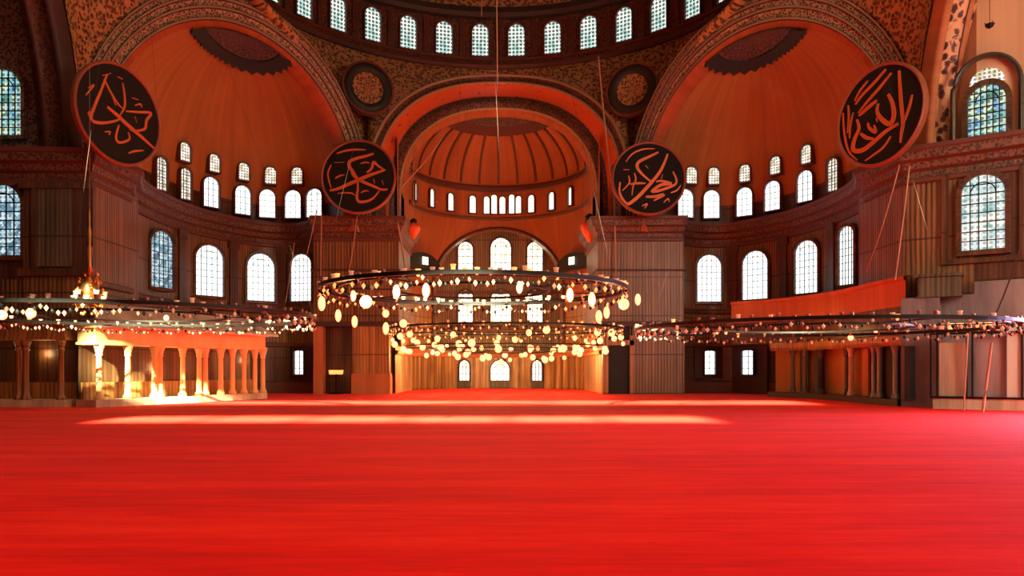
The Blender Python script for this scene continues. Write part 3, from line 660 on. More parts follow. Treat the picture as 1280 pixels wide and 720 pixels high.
# ------------------------------------------------------------------ columns
def column(name, pos, h, r, shaft, cap, label, group, n=14):
    e = empty(name, pos); tag(e, label, 'column', group)
    MB().lathe([(0, 0), (r * 1.55, 0), (r * 1.55, .08), (r * 1.35, .1), (r * 1.4, .16), (r * 1.1, .22), (r * 1.1, .25)], n).build('base', cap, e)
    MB().lathe([(r * 1.02, .24), (r, .4), (r * .9, h - .4)], n).build('shaft', shaft, e)
    MB().lathe([(r * .92, h - .42), (r * 1.05, h - .4), (r * .95, h - .36), (r * 1.1, h - .22), (r * 1.5, h - .08), (r * 1.6, h - .06), (r * 1.6, h), (0, h)], n).build('capital', cap, e)
    return e
rc = [(993, 'marble_grey'), (1008, 'marble_grey'), (1029, 'black'), (1061, 'marble_grey'), (1067, 'marble_pale'), (1096, 'steel'), (1103, 'steel'), (1123, 'steel')]
words = ['first dark column of the right colonnade, beside the panelled wall', 'second dark column of the right colonnade, close to the first', 'nearly black column between two orange panels of the right colonnade', 'grey column in the middle of the right colonnade, before its pale twin', 'pale column in the middle of the right colonnade, touching its grey twin', 'grey steel post left of the dark opening in the right colonnade', 'paler post just right of the grey steel post, dark opening behind', 'slim grey post right of the dark opening, before the splayed wall']
for (px, mt), lb in zip(rc, words):
    p, n = hitc(px, [Vector((q.x, q.y)) for q in RQ]); q = p + n * .12
    column('marble_column', (q.x, q.y, .28), 2.27, .12 if mt != 'black' else .17, mt, mt if mt != 'black' else 'wood', lb, 'columns of the right colonnade')
b_ = MB(); pa, na = hitc(1098, RQ)
R_ = Matrix.Translation((pa.x, pa.y, 0)); b_.box(.05, .3, -2.4, .5, .3, 2.5, R_); struct(b_.build('door_2', 'black'), 'dark opening at the near end of the right colonnade')
for px in (1003, 1019, 1078):
    p, n = hitc(px, RQ); q = p - n * .16; R_ = Matrix.Translation((q.x, q.y, 0)) @ Matrix.Rotation(math.atan2(n.y, n.x) + PI / 2, 4, 'Z')
    b_ = MB(); b_.box(-.3, .3, -.04, .04, .3, 2.5, R_)
    struct(b_.build(trim(), 'wood' if px != 1078 else 'conch'), 'panel between the columns of the right colonnade')

# ------------------------------------------------------------------ left loge: straight front then an angled wing
def loge(pts, name, label, colxs, zc, zt, roof, back, sidewords):
    e = empty(name, (pts[0][0], pts[0][1], 0)); tag(e, label, 'loge'); o = Vector(pts[0])
    loc = [Vector(p) - o for p in pts]
    d = (loc[-1] - loc[0]).normalized(); n = Vector((d.y, -d.x))
    if n.y > 0: n = -n
    L_ = (loc[-1] - loc[0]).length; R_ = Matrix.Rotation(math.atan2(d.y, d.x), 4, 'Z')
    dep = 1.1
    q = MB().box(-.1, L_ + .1, -.12, dep, 0, .3, R_).build('platform', 'marble_pale', e)
    MB().box(-.12, L_ + .12, -.1, dep, zc, zc + .12, R_).box(-.05, L_ + .05, -.03, dep, zc + .12, zt - .12, R_).box(-.2, L_ + .2, -.22, dep, zt - .12, zt, R_).build('entablature', 'loge' if roof else 'marble_warm', e)
    if roof:
        b = MB(); q = [Vector((-.5, -.5, zt)), Vector((L_ + .5, -.5, zt - .02)), Vector((L_ - 1.0, dep * .8, roof)), Vector((.8, dep * .8, roof))]
        b.face([R_ @ v for v in q], [(v.x, v.y) for v in q])
        q2 = [v - Vector((0, 0, .1)) for v in q]; b.face([R_ @ v for v in q2][::-1], [(0, 0)] * 4)
        for i in range(4): b.face([R_ @ q[i], R_ @ q[(i + 1) % 4], R_ @ q2[(i + 1) % 4], R_ @ q2[i]], [(0, 0)] * 4)
        b.build('roof', 'marble_pale', e)
    MB().box(0, L_, dep - .15, dep, .3, zc, R_).build('back_panel', back, e)
    MB().box(0, L_, dep - .3, dep - .14, .3, 1.0, R_).build('bench', 'marble_warm', e)
    for t in colxs:
        c = MB(); x = t * L_; c.lathe([(.0, .3), (.19, .3), (.19, .42), (.14, .48), (.12, .6), (.105, zc - .45), (.15, zc - .42), (.12, zc - .36), (.17, zc - .15), (.2, zc - .1), (.2, zc), (0, zc)], 14, (0, 0, 0))
        co_ = c.build('column', 'loge' if roof else 'marble_warm', e); co_.location = R_ @ Vector((x, .1, 0))
    return e
loge([(-24.5, 33.0), (-17.6, 33.0)][:2] if 0 else [(-24.0, 30.7), (-17.75, 30.7)], 'marble_loge', 'straight pillared marble loge under the chandelier at the left edge', (.0, .21, .445, .50, .70, .745, .975), 2.75, 3.45, None, 'marble_red', None)
loge([(-16.3, 30.5), (-12.2, 39.2)], 'marble_loge', 'angled pale marble loge with sloping roof and sunlit columns, left of the inner pier', (.02, .16, .3, .33, .46, .56, .6, .7, .78, .86, .94, 1.0), 2.55, 3.35, 4.3, 'marble_red', None)

# ------------------------------------------------------------------ calligraphic roundels
def ribbon(mb, pts, w, y0, y1, n=5):
    pts = smooth([(a, 0, c) for a, c in pts], n) if len(pts) > 2 else [Vector((a, 0, c)) for a, c in pts]
    Lp, Rp = [], []
    m_ = len(pts)
    for i, p in enumerate(pts):
        d = pts[min(i + 1, m_ - 1)] - pts[max(i - 1, 0)]; d.normalize(); t = i / (m_ - 1); ww = w * (.35 + .65 * math.sin(PI * min(1, max(0, t * .86 + .1))))
        q = Vector((-d.z, 0, d.x)) * ww; Lp.append(p + q); Rp.append(p - q)
    f = lambda P_, y: [(p.x, y, p.z) for p in P_]
    mb.grid([f(Lp, y1), f(Lp, y0), f(Rp, y0), f(Rp, y1)], sm=False)
def roundel(center, yaw, tilt, r, strokes, label):
    e = empty('calligraphic_roundel', center); e.rotation_euler = (tilt, 0, yaw); tag(e, label, 'wall medallion', 'calligraphic roundels')
    circ = lambda rr, y, n=72: [(rr * math.cos(2 * PI * k / n), y, rr * math.sin(2 * PI * k / n)) for k in range(n + 1)]
    b = MB(); b.grid([circ(.01, 0), circ(r * .955, 0)], sm=False); b.grid([circ(r * .955, .12), circ(.01, .12)], sm=False); b.build('board', 'board', e)
    b = MB(); b.grid([circ(r * .94, .0), circ(r * .945, -.07), circ(r * .975, -.1), circ(r, -.04), circ(r, .16), circ(r * .94, .16)], sm=False); b.build('rim', 'rim', e)
    b = MB()
    for w, pts in strokes: ribbon(b, [(x * r, z * r) for x, z in pts], w * r, -.05, .0)
    b.build('lettering', 'gilt', e)
    return e
def st(cx, cy, rx, ry, lst, sx=0.0):
    """strokes traced in crop pixels -> unit disc (x right, z up); sx undoes the lean of the foreshortened disc"""
    out = []
    for w, pts in lst: out.append((w, [((x - cx) / rx, -(y - cy) / ry + sx * (x - cx) / rx) for x, y in pts]))
    return out
inner_left = st(355, 332, 285, 285, [
    (.045, [(140, 437), (200, 425), (280, 390), (350, 360), (430, 325), (500, 300), (560, 278)]),
    (.045, [(470, 155), (420, 172), (340, 192), (290, 215), (285, 250), (310, 290), (345, 345), (400, 375), (470, 405), (530, 430), (578, 428)]),
    (.035, [(350, 360), (352, 430), (345, 480), (360, 522), (420, 520), (470, 495), (515, 440)]),
    (.028, [(190, 155), (260, 132), (340, 124), (410, 126)]),
    (.02, [(150, 240), (125, 300), (135, 370), (150, 420)]),
    (.035, [(420, 300), (455, 270), (470, 220), (500, 245), (545, 275)]),
    (.022, [(180, 345), (215, 325), (250, 318)]), (.018, [(370, 232), (410, 222), (440, 228)]), (.02, [(300, 300), (320, 330), (350, 350)]),
    (.018, [(200, 460), (260, 455), (310, 460), (330, 480)]), (.018, [(375, 455), (405, 440), (435, 442)]), (.02, [(470, 350), (480, 385)]), (.02, [(535, 360), (545, 395)]), (.015, [(170, 225), (250, 220)])])
inner_right = st(345, 350, 285, 280, [
    (.045, [(490, 165), (470, 220), (430, 300), (370, 375), (310, 440), (250, 500), (185, 545), (150, 520), (120, 455), (125, 380)]),
    (.04, [(420, 152), (350, 185), (270, 225), (258, 270), (300, 325), (360, 375)]),
    (.02, [(170, 225), (220, 165), (300, 130), (390, 125)]),
    (.03, [(200, 395), (260, 388), (320, 388)]), (.022, [(235, 310), (245, 360), (225, 410), (215, 480)]), (.02, [(190, 330), (195, 385), (140, 445)]),
    (.04, [(400, 375), (440, 370), (500, 385), (510, 392), (440, 400), (390, 430), (372, 450), (430, 442), (540, 400), (555, 360), (530, 300)]),
    (.038, [(320, 490), (390, 488), (460, 475), (380, 520)]), (.02, [(510, 460), (560, 440), (590, 400)]), (.02, [(290, 560), (330, 545), (310, 580)]), (.018, [(150, 285), (195, 285)]), (.018, [(320, 250), (340, 275)]), (.018, [(455, 535), (490, 505), (500, 530)]), (.018, [(440, 355), (450, 320)])])
outer_left = st(320, 368, 228, 272, [
    (.03, [(255, 150), (225, 230), (185, 330), (178, 380), (230, 402), (300, 400), (330, 385)]),
    (.04, [(255, 320), (310, 375), (360, 430), (430, 500), (515, 590)]),
    (.028, [(350, 355), (420, 368), (490, 382), (465, 420), (455, 465), (400, 468), (370, 455)]),
    (.022, [(335, 200), (345, 270), (345, 330), (320, 375)]), (.022, [(240, 170), (270, 240), (310, 310), (335, 340)]), (.025, [(315, 425), (300, 490), (320, 520), (370, 510), (365, 470)]),
    (.022, [(275, 250), (300, 320)]), (.02, [(170, 335), (165, 350), (195, 395)]), (.016, [(150, 250), (190, 200), (160, 215)]), (.016, [(400, 330), (430, 325), (440, 345)]), (.016, [(240, 450), (270, 455), (262, 470)]),
    (.02, [(365, 585), (400, 580), (450, 585)]), (.015, [(385, 285), (420, 300)]), (.015, [(400, 390), (412, 425)]), (.016, [(230, 155), (275, 145)]), (.015, [(310, 165), (335, 180)])], .41)
outer_right = st(360, 377, 284, 296, [
    (.028, [(405, 105), (330, 190), (250, 270), (205, 330)]), (.028, [(440, 125), (370, 210), (290, 300), (225, 380)]), (.035, [(350, 290), (290, 340), (230, 395)]),
    (.035, [(487, 110), (492, 200), (500, 300), (510, 400), (500, 470), (495, 520)]), (.025, [(565, 240), (545, 320), (510, 415)]),
    (.045, [(420, 250), (445, 300), (455, 370), (430, 420), (380, 400), (350, 360), (355, 310)]),
    (.045, [(485, 410), (400, 470), (320, 545), (250, 600), (190, 605), (200, 540), (230, 470), (215, 420)]), (.035, [(240, 500), (280, 520), (330, 520)]),
    (.02, [(290, 180), (240, 240), (200, 310)]), (.02, [(155, 340), (160, 420), (150, 510)]), (.022, [(190, 380), (170, 460), (165, 540)]), (.02, [(435, 490), (390, 560), (320, 620), (270, 660)]), (.02, [(120, 390), (130, 520), (160, 620), (220, 665)]),
    (.03, [(290, 430), (300, 460), (340, 480), (330, 440)]), (.018, [(345, 395), (350, 420)])], -.41)
d = 44.4
roundel(P(448, 221, d), 0.0, -.04, 2.22, inner_left, 'round black calligraphy board over the left inner pier, crossed gold strokes')
roundel(P(811, 223, d), 0.0, -.04, 2.20, inner_right, 'round black calligraphy board over the right inner pier, big gold X stroke')
roundel(P(149, 143, 31.8), math.atan2(.917, .40), 0, 2.14, outer_left, 'steeply turned green black calligraphy board high over the main left pier')
roundel(P(1099, 144, 31.8), -math.atan2(.917, .42), 0, 2.14, outer_right, 'steeply turned black calligraphy board high over the main right pier')
# wreathed medallions painted on the spandrels
for px, py, lb in ((460, 110, 'dark wreathed mosaic medallion on the spandrel above the left inner roundel'), (790, 112, 'dark wreathed mosaic medallion on the spandrel above the right inner roundel')):
    s = -1 if px < 623 else 1
    dm = 47.2; e = empty('spandrel_medallion', P(px, py, dm)); e.rotation_euler = (-.12, 0, -s * .45); tag(e, lb, 'wall ornament', 'spandrel medallions')
    circ = lambda rr, y, n=48: [(rr * math.cos(2 * PI * k / n), y, rr * 1.05 * math.sin(2 * PI * k / n)) for k in range(n + 1)]
    R0 = 1.58
    b = MB(); b.grid([circ(R0 * .62, -.02), circ(R0 * .66, -.14), circ(R0 * .93, -.14), circ(R0 * .97, .0)], sm=True); b.build('wreath', 'green', e)
    b = MB(); b.grid([circ(R0 * .97, .3), circ(R0 * .97, -.12), circ(R0 * 1.05, -.12), circ(R0 * 1.05, .3)], sm=False); b.build('rim', 'mould_red', e)
    b = MB(); b.grid([circ(.01, -.01), circ(R0 * .64, -.01)], sm=False); b.build('centre', 'mosaic', e)

# ------------------------------------------------------------------ chandeliers
def mesh_of(mb, name, mat):
    o = mb.build(name, mat); COL.objects.unlink(o); return o
cupm = MB().lathe([(0, -.16), (.035, -.15), (.06, -.08), (.065, .0), (.085, .05), (.07, .05), (.05, 0), (0, -.02)], 8)
CUP = {k: mesh_of(cupm, 'lamp_cup', k) for k in ('cup', 'cupdim', 'cuphot')}
def bulbproto(rx, rz):
    return MB().lathe([(rx * math.sin(a), -rz * math.cos(a)) for a in [PI * k / 10 for k in range(11)]], 12)
BUL = {'long': mesh_of(bulbproto(.085, .17), 'glass_bulb', 'bulb'), 'round': mesh_of(bulbproto(.15, .16), 'glass_bulb', 'bulb'), 'small': mesh_of(bulbproto(.11, .13), 'glass_bulb', 'bulb')}
def put(proto, parent, loc, sc_=1):
    c = proto.copy(); COL.objects.link(c); c.parent = parent; c.location = loc; c.scale = (sc_, sc_, sc_); return c
def ringmesh(r, w, h, n=96, z=0):
    b = MB(); cc = [(r - w, z - h), (r + w, z - h), (r + w, z + h), (r - w, z + h), (r - w, z - h)]
    b.grid([[(q * math.cos(2 * PI * k / n), q * math.sin(2 * PI * k / n), zz) for k in range(n + 1)] for q, zz in cc], sm=False); return b
def chandelier(c, r, label, cups, bulbs, zc, mix_, seed, tiers=()):
    rnd = random.Random(seed); e = empty('chandelier', c); tag(e, label, 'chandelier', 'ring chandeliers')
    ringmesh(r, .06, .05).build('ring', 'iron', e)
    ringmesh(r - .45, .03, .03).build('inner_ring', 'iron', e)
    for k in range(8):
        a = 2 * PI * k / 8 + .2; MB().tube([((r + .02) * math.cos(a), (r + .02) * math.sin(a), 0), (.5 * r * math.cos(a), .5 * r * math.sin(a), .0)], .02, 5).build('spoke', 'iron', e)
        if k % 2 == 0: MB().tube([(r * math.cos(a), r * math.sin(a), 0), (.0, .0, zc - c[2])], .004, 4).build('chain', 'wood', e)
    ringmesh(.5 * r, .03, .03, 60).build('centre_ring', 'iron', e)
    MB().tube([(0, 0, zc - c[2]), (0, 0, 33 - c[2])], .008, 5).build('cable', 'wood', e)
    for k in range(cups):
        a = 2 * PI * (k + rnd.uniform(-.2, .2)) / cups; rr = r + (-.45 if k % 3 == 2 else 0)
        put(CUP[rnd.choices(['cup', 'cupdim', 'cuphot'], mix_)[0]], e, (rr * math.cos(a), rr * math.sin(a), .08 + rnd.uniform(-.04, .06)), .85)
    g_ = MB()
    for k in range(int(r * 46)):
        a = 2 * PI * k / int(r * 46); z = -.12 - .16 * abs(math.sin(k * PI / 7)) + rnd.uniform(-.03, .03); q = (r * math.cos(a), r * math.sin(a), z)
        t_ = .042 + rnd.random() * .02; g_.lathe([(0, -t_ * 1.5), (t_, 0), (0, t_ * 1.3)], 5, q, k % 3)
    fo = g_.build('bead_fringe', ['iron', 'cupdim', 'cup' if mix_[2] < 1.5 else 'cuphot'], e); fo['kind'] = 'stuff'
    for (a, rr, z, kind, s_) in bulbs:
        b_ = put(BUL[kind], e, (rr * math.cos(a), rr * math.sin(a), z), s_)
        MB().tube([(0, 0, 0), (0, 0, -z / s_)], .01, 4).build('wire', 'iron', b_)
    for tr, tz in tiers:
        ringmesh(tr, .03, .03, 72, tz).build('lower_ring', 'iron', e)
    return e
def ang(c, px, far, r):
    """bearing on a ring whose lamp stands over picture column px"""
    best = None
    for k in range(360):
        a = 2 * PI * k / 360; x = c[0] + r * math.cos(a); y = c[1] + r * math.sin(a)
        if (math.sin(a) > 0) != far: continue
        e_ = abs(CX + F * x / y - px)
        if best is None or e_ < best[0]: best = (e_, a)
    return best[1]
c1 = (-.7, 21.5, 3.8); r1 = 4.3
bl = [(ang(c1, 497, False, r1), r1, -.42, 'long', 1), (ang(c1, 534, False, r1), r1, -.42, 'long', 1), (ang(c1, 649, False, r1), r1, -.34, 'long', .85), (ang(c1, 711, False, r1), r1, -.46, 'long', 1.0), (ang(c1, 740, False, r1), r1, -.52, 'long', 1.05), (ang(c1, 780, False, r1), r1, -.5, 'round', .95),
      (ang(c1, 402, False, r1), r1, -.5, 'long', 1.15), (ang(c1, 423, True, r1), r1, -.62, 'long', 1.1), (ang(c1, 443, True, r1), r1, -.75, 'long', 1.1), (ang(c1, 458, False, r1), r1, -.62, 'round', 1), (ang(c1, 442, False, r1), r1, -.45, 'long', .8), (ang(c1, 482, True, r1), r1, -.42, 'small', 1), (ang(c1, 485, True, r1), r1 + .1, -.9, 'long', 1.2), (ang(c1, 504, True, r1), r1, -.72, 'round', .85), (ang(c1, 749, True, r1), r1, -.6, 'long', 1.2), (ang(c1, 758, True, r1), r1, -.5, 'long', 1.1), (0.1, r1 + .5, -.2, 'long', 1)]
chandelier(c1, r1, 'large ring chandelier hanging nearest the camera, long amber bulbs below it', 95, bl, 22, (5, 3, 2), 1)
c2 = (.4, 42.2, 3.75); r2 = 6.5; rnd = random.Random(5); bl = []
for rr, z, n in ((6.4, -.6, 26), (5.6, -1.0, 24), (4.3, -1.3, 20), (2.6, -1.5, 12)):
    for k in range(n):
        bl.append((2 * PI * (k + rnd.uniform(-.3, .3)) / n, rr + rnd.uniform(-.2, .2), z + rnd.uniform(-.3, .3), rnd.choice(['round', 'small', 'round']), rnd.uniform(.8, 1.25)))
chandelier(c2, r2, 'crowded ring chandelier before the apse with tiers of glowing amber globes', 90, bl, 22, (3, 3, 4), 2, ((5.6, -.95), (4.3, -1.1), (2.6, -1.25)))
c3 = (-11.6, 23.9, 3.25); r3 = 5.6
chandelier(c3, r3, 'dark ring chandelier in front of the left loge, mostly unlit', 95, [(ang(c3, 24, False, r3), r3 - .5, -.28, 'round', .8), (ang(c3, 1, False, r3), r3, -.36, 'round', .75), (ang(c3, 208, True, r3), r3, .3, 'small', .9)], 20, (2, 8, .5), 3)
c4 = (11.0, 26.2, 2.98); r4 = 6.1
chandelier(c4, r4, 'wide ring chandelier with rows of small unlit glass cups, in front of the right colonnade', 95, [(ang(c4, 1063, True, r4), r4, -.12, 'small', 1.0), (ang(c4, 1096, True, r4), r4, .1, 'small', .6)], 20, (5, 6, .7), 4)

# ------------------------------------------------------------------ gilded hanging ornament on the left
e = empty('hanging_ornament', P(112, 385, 27.5)); tag(e, 'gilded crystal hanging ornament with a tall spire, above the left loge', 'hanging ornament')
MB().lathe([(.0, .9), (.1, .92), (.05, 1.3), (.11, 1.35), (.07, 1.6), (.1, 2.2), (.05, 2.3), (.075, 2.8), (.03, 3.0), (.035, 3.3), (0.004, 3.7)], 10).build('spire', 'brass', e)
bd = MB(); rnd = random.Random(11)
bd.lathe([(0, -.1), (.08, 0), (.28, .25), (.34, .6), (.25, .95), (.1, 1.15)], 12)
for k in range(60):
    a = rnd.uniform(0, 2 * PI); z = rnd.uniform(-.3, 1.25); rr = .48 * (1 - abs(z - .5) * .6); q = (rr * math.cos(a), rr * math.sin(a), z)
    bd.lathe([(0, -.07), (.05, -.03), (.055, .02), (0, .08)], 5, q)
bd.build('crystal_cluster', 'brass', e)
for k in range(10):
    a = 2 * PI * k / 10; rr = .5
    MB().tube([(0.1 * math.cos(a), .1 * math.sin(a), .2), (rr * .8 * math.cos(a), rr * .8 * math.sin(a), -.05), (rr * math.cos(a), rr * math.sin(a), .25 + .2 * (k % 2))], [.03, .025, .02], 6).build('arm', 'brass', e)
    put(CUP['cuphot' if k % 3 == 0 else 'cup'], e, (rr * math.cos(a), rr * math.sin(a), .35 + .2 * (k % 2)), 1.3)
MB().tube([(0, 0, 3.7), (.0, .0, 20)], .008, 4).build('chain', 'chainm', e)

# ------------------------------------------------------------------ hanging lanterns near the apse piers
for px, s, lb in ((517, 1, 'small orange shell shaped lantern beside the left inner pier'), (737, -1, 'larger orange shell shaped lantern beside the right inner pier')):
    e = empty('hanging_lantern', P(px, 288, 48.2)); tag(e, lb, 'lantern')
    k_ = .8 if s == 1 else 1.1
    MB().lathe([(0, -.75 * k_), (.2 * k_, -.5 * k_), (.5 * k_, 0), (.55 * k_, .25 * k_), (.4 * k_, .5 * k_), (.12 * k_, .62 * k_)], 10).build('lamp_shade', 'orangecloth', e)
    MB().lathe([(0, .6 * k_), (.25 * k_, .62 * k_), (.3 * k_, .8 * k_), (.1 * k_, .95 * k_), (0, 1.0 * k_)], 10).build('cap', 'iron', e)
    MB().tube([(0, 0, 1.0 * k_), (0, 0, 5)], .02, 5).build('chain', 'chainm', e)

# ------------------------------------------------------------------ cables, cords
def cord(a, b, sag, label, r=.03, name='hanging_rope', mat='hanging_rope', grp=None):
    a, b = Vector(a), Vector(b); n = 14; pts = [a.lerp(b, k / n) + Vector((0, 0, -sag * math.sin(PI * k / n))) for k in range(n + 1)]
    o = MB().tube(pts, r, 5).build(name, mat); tag(o, label, 'cord', grp); return o
cord(P(1126, 200, 31.8), P(1083, 340, 34.5), .3, 'long pale cord slanting down left across the right exedra edge')
cord(P(1137, 208, 31), P(1119, 350, 31.2), .15, 'shorter pale cord hanging nearly straight on the main right pier')
cord(P(396, 262, 45), P(383, 320, 46), .1, 'short pale cord above the last large window of the left exedra')
cord(P(402, 262, 45.5), P(401, 345, 45.6), 0, 'straight cord down the outer edge of the left inner pier')
cord(P(368, 303, 46.5), P(357, 378, 46.8), .1, 'pale cord slanting between the last two windows of the left exedra')
cord(P(448, 256, 45.2), P(436, 340, 45.6), .35, 'thin cord falling from the left inner roundel')
cord(P(748, 70, 46.5), P(768, 250, 46.0), .6, 'pale cable hanging down beside the right inner roundel', .045)
cord(P(768, 250, 46.0), P(770, 345, 45.6), 0, 'pale cable end running down the edge of the right inner pier', .05)
cord(P(556, 168, 46.5), P(500, 235, 45.8), .2, 'glinting chain slanting across the left side of the central arch', .04, 'hanging_rope')
cord(P(497, 278, 45.8), P(508, 345, 45.6), -.2, 'glinting chain down the inner edge of the left inner pier', .06, 'hanging_rope')
cord(P(1275, 310, 28), P(1242, 398, 28.6), .15, 'dark cord in front of the mauve marble at the right edge', .03, 'hanging_rope', 'wood')
cord(P(1210, 416, 27.6), P(1205, 460 + 1504 / 27.8, 27.8), -.12, 'pale rope falling in front of the framed screen, inner one', .035)
cord(P(1240, 428, 26.9), P(1228, 460 + 1504 / 27.2, 27.2), .1, 'pale rope falling in front of the framed screen, thicker outer one', .05)
cord(P(620.5, -40, 30), P(622, 114, 30), 0, 'long thin cable dropping from the dome in front of the central arch', .022)
cord(P(602, -40, 40), P(602, 20, 40), 0, 'short thin cable at the top left of the long dome cable', .02)
# small hanging lamp on the right plaster wall
e = empty('pendant_lamp', P(1237, 32, 27.5)); tag(e, 'tiny dark pendant lamp against the buff plaster wall, upper right', 'lamp')
MB().lathe([(0, -.12), (.12, -.05), (.16, .05), (.05, .1), (0, .1)], 10).build('body', 'iron', e)
for k in range(4):
    a = PI / 2 * k; MB().tube([(0, 0, 0), (.2 * math.cos(a), .2 * math.sin(a), .08)], .015, 5).build('arm', 'iron', e)
MB().tube([(0, 0, .1), (0, 0, 6)], .01, 4).build('cord', 'iron', e)

# ------------------------------------------------------------------ framed screens on the right
e = empty('framed_screen', P(1166, 508, 29.6)); e.location.z = 0; a0 = Vector(e.location)
dr = (P(1285, 508, 27.9) - P(1166, 508, 29.6)); dr.z = 0; LL = dr.length; yaw = math.atan2(dr.y, dr.x); e.rotation_euler = (0, 0, yaw)
tag(e, 'black framed screen on a pale plinth with greenish panels, at the right edge', 'screen')
MB().box(0, LL, .0, .9, 0, .42).build('plinth', 'marble_pale', e)
fr = MB().box(-.1, LL, -.05, .02, .42, .5)
for x in (-.1, .12, LL * .36, LL * .42, LL * .93): fr.box(x, x + .06, -.05, .02, .42, 2.95)
fr.box(-.1, LL, -.05, .02, 2.9, 2.98); fr.build('frame', 'iron', e)
MB().box(.2, LL * .36, .3, .34, .5, 2.6).build('panel', 'marble_pale', e)
MB().box(LL * .46, LL * .78, .3, .34, .5, 2.8).build('panel', 'marble_mauve', e)
MB().box(LL * .79, LL * .93, .06, .1, .5, 3.4).build('panel', 'palep', e)
MB().box(-.15, LL * .7, .1, .6, 2.98, 3.15).build('shelf', 'marble_red', e)
for k in range(7):
    x = .3 + k * LL * .1
    l_ = put(CUP['cuphot' if k % 3 else 'cup'], e, (x, -.1, 3.25), 1.5)
# dark green capital and ledge on the pier end
b_ = MB(); R_ = Matrix.Translation(P(1148, 344, 31.2)) @ Matrix.Rotation(-.55, 4, 'Z'); b_.box(0, 1.5, -.25, .4, -.85, -.12, R_); b_.box(-.1, 1.6, -.35, .4, -.12, .0, R_); b_.box(-.05, 1.55, -.3, .4, -.95, -.85, R_); struct(b_.build(trim(), 'marble_grey'), 'dark green stone ledge on the main right pier')
b_ = MB(); R_ = Matrix.Translation((17.0, 31.5, 0)) @ Matrix.Rotation(-.62, 4, 'Z'); b_.box(-.1, 1.3, -.2, .5, 0, 4.5, R_); struct(b_.build('wall_main_pier_base_right', 'marble_mauve'), 'mauve marble base of the main right pier')
# lamp stands / low furniture in the left pier recess and by the colonnade
for px, py, d, lb in ((420, 489, 46.55, 'little stand of pale glass lamps in the dark recess of the left inner pier'), (607, 489, 49, None)):
    if lb is None: continue
    e = empty('candle_stand', (P(px, py, d).x, d, 0)); tag(e, lb, 'candle stand')
    MB().lathe([(0, 0), (.5, 0), (.5, .06), (.05, .12), (.04, 1.1), (.45, 1.15), (.45, 1.2), (0, 1.2)], 14).build('stand', 'iron', e)
    for k in range(8):
        a = 2 * PI * k / 8; put(CUP['cuphot'], e, (.36 * math.cos(a), .36 * math.sin(a), 1.4), 1.3)

# ------------------------------------------------------------------ out-of-frame shell: back wall with two slot rows cut to shape the sun bands on the floor, sides, roof
b_ = MB()
YB = -6.0; XS = 30
def bw(x0, x1, z0, z1): b_.box(x0, x1, YB - .6, YB, z0, z1)
EL = math.radians(25)
z1a, z1b = (22.3 - YB) * math.tan(EL), (25.3 - YB) * math.tan(EL)
z2a, z2b = (33.3 - YB) * math.tan(EL), (36.8 - YB) * math.tan(EL)
bw(-XS, XS, 0, z1a); bw(-XS, -12, z1a, z1b); bw(6.5, XS, z1a, z1b); bw(-XS, XS, z1b, z2a); bw(-XS, -17, z2a, z2b); bw(14, XS, z2a, z2b); bw(-XS, XS, z2b, 30)
for k in range(6): bw(-12 + 18.5 * (k + .92) / 6, -12 + 18.5 * (k + 1) / 6, z1a, z1b) if k < 5 else None
for k in range(8): bw(-17 + 31 * (k + .94) / 8, -17 + 31 * (k + 1) / 8, z2a, z2b) if k < 7 else None
struct(b_.build('wall_back', 'marble_red'), 'unseen back wall with slots shaped to cast the sun bands on the floor')
for s, side in ((-1, 'left'), (1, 'right')):
    b_ = MB(); b_.box(min(s * 29, s * 30), max(s * 29, s * 30), YB, 40, 0, 30); struct(b_.build('wall_nave_%s' % side, 'marble_red'))
b_ = MB(); b_.box(-30, 30, YB, 22.2, 28.5, 29); struct(b_.build('ceiling_nave', 'mosaic'))

# ------------------------------------------------------------------ light
def light(kind, name, loc, energy, color, rot=(0, 0, 0), size=1, sy=None, spread=None):
    l = bpy.data.lights.new(name, kind); l.energy = energy; l.color = color
    if kind == 'AREA':
        l.shape = 'RECTANGLE'; l.size = size; l.size_y = sy or size
        if spread: l.spread = spread
    elif kind == 'SUN': l.angle = size
    else: l.shadow_soft_size = size
    o = bpy.data.objects.new(name, l); COL.objects.link(o); o.location = loc; o.rotation_euler = rot; return o
def aim(o, t):
    d = Vector(t) - o.location; o.rotation_euler = d.to_track_quat('-Z', 'Y').to_euler(); return o
sun = light('SUN', 'sun', (0, -20, 20), 100, (.92, 1, .6), size=.03)
sun.rotation_euler = Vector((0.0, math.cos(EL), -math.sin(EL))).to_track_quat('-Z', 'Y').to_euler()
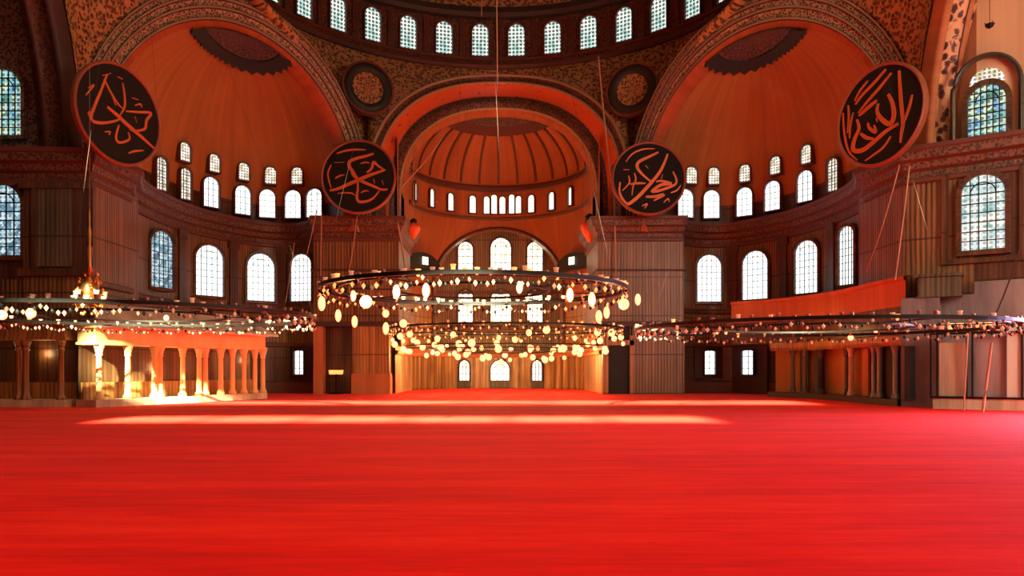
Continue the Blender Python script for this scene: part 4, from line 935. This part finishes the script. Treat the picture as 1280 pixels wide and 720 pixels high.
# daylight of the dome windows, plus added fill areas with no window behind them
light('AREA', 'back_fill', (0, 2, 14), 900, (1, .6, .3), (0, 0, 0), 16, 8)  # added overhead fill for ambient light near the camera
light('AREA', 'dome_daylight', (-2, 20, 27.5), 1200, (1, .62, .40), (0, 0, 0), 22, 16)
aim(light('AREA', 'right_fill', (22, 6, 12), 2900, (1, .8, .5), size=10, sy=10), (-15, 38, 12))  # added fill that brightens the left exedra
aim(light('AREA', 'left_fill', (-24, 12, 14), 100, (1, .8, .7), size=8, sy=8), (14, 34, 10))  # weak added fill from the left side
aim(light('AREA', 'right_wall_fill', (23, 14, 10), 1500, (1, .82, .8), size=7, sy=8), (20, 30, 8))  # added fill for the right wall
aim(light('AREA', 'nave_fill', (12, 6, 25), 2600, (1, .58, .36), size=20, sy=14), (-10, 30, 4))
aim(light('AREA', 'low_right_fill', (22.5, 25.5, 2.6), 900, (.85, .62, 1), size=5, sy=3, spread=1.5), (17, 23, 0))  # added lilac fill for a pink carpet sheen; no window stands here
# lamps
WARM = (1, .58, .2)
for x, y, z, en in ((-4, 40, 2.6, 350), (4, 40, 2.6, 350), (0, 47, 2.4, 900), (-4.6, 49, 2.5, 800), (4.6, 49, 2.5, 800), (0, 53, 3.2, 700), (-3.6, 52, 3, 150), (3.6, 52, 3, 150), (-4, 20, 3.1, 60), (3, 20, 3.1, 60)):
    light('POINT', 'lamp_glow', (x, y, z), en, WARM, size=.25)
for x, y, z, en in ((-15.6, 34.2, 1.6, 120), (-14.6, 36.6, 1.8, 140), (-13.3, 39.2, 2.0, 120), (-19, 31.5, 2.2, 25), (-22, 31.5, 2.2, 25)):
    light('POINT', 'loge_lamp_glow', (x, y, z), en, (1, .6, .28), size=.2)
light('POINT', 'apse_dome_glow', (0, 51.5, 11), 260, (1, .5, .25), size=1)
for s in (1, -1): light('POINT', 'colonnade_glow', (15.5 if s == 1 else -14, 38 if s == 1 else 44.5, 3.4), 40, WARM, size=.3)

w = bpy.data.worlds.new('world'); sc.world = w; w.use_nodes = True
w.node_tree.nodes['Background'].inputs[0].default_value = (.2, .08, .04, 1); w.node_tree.nodes['Background'].inputs[1].default_value = .5

sc.view_settings.view_transform = 'Standard'; sc.view_settings.look = 'None'; sc.view_settings.exposure = 0; sc.view_settings.gamma = 1
sc.view_settings.use_curve_mapping = False
sc.cycles.use_denoising = True; sc.cycles.max_bounces = 6; sc.cycles.diffuse_bounces = 4; sc.cycles.sample_clamp_indirect = 8
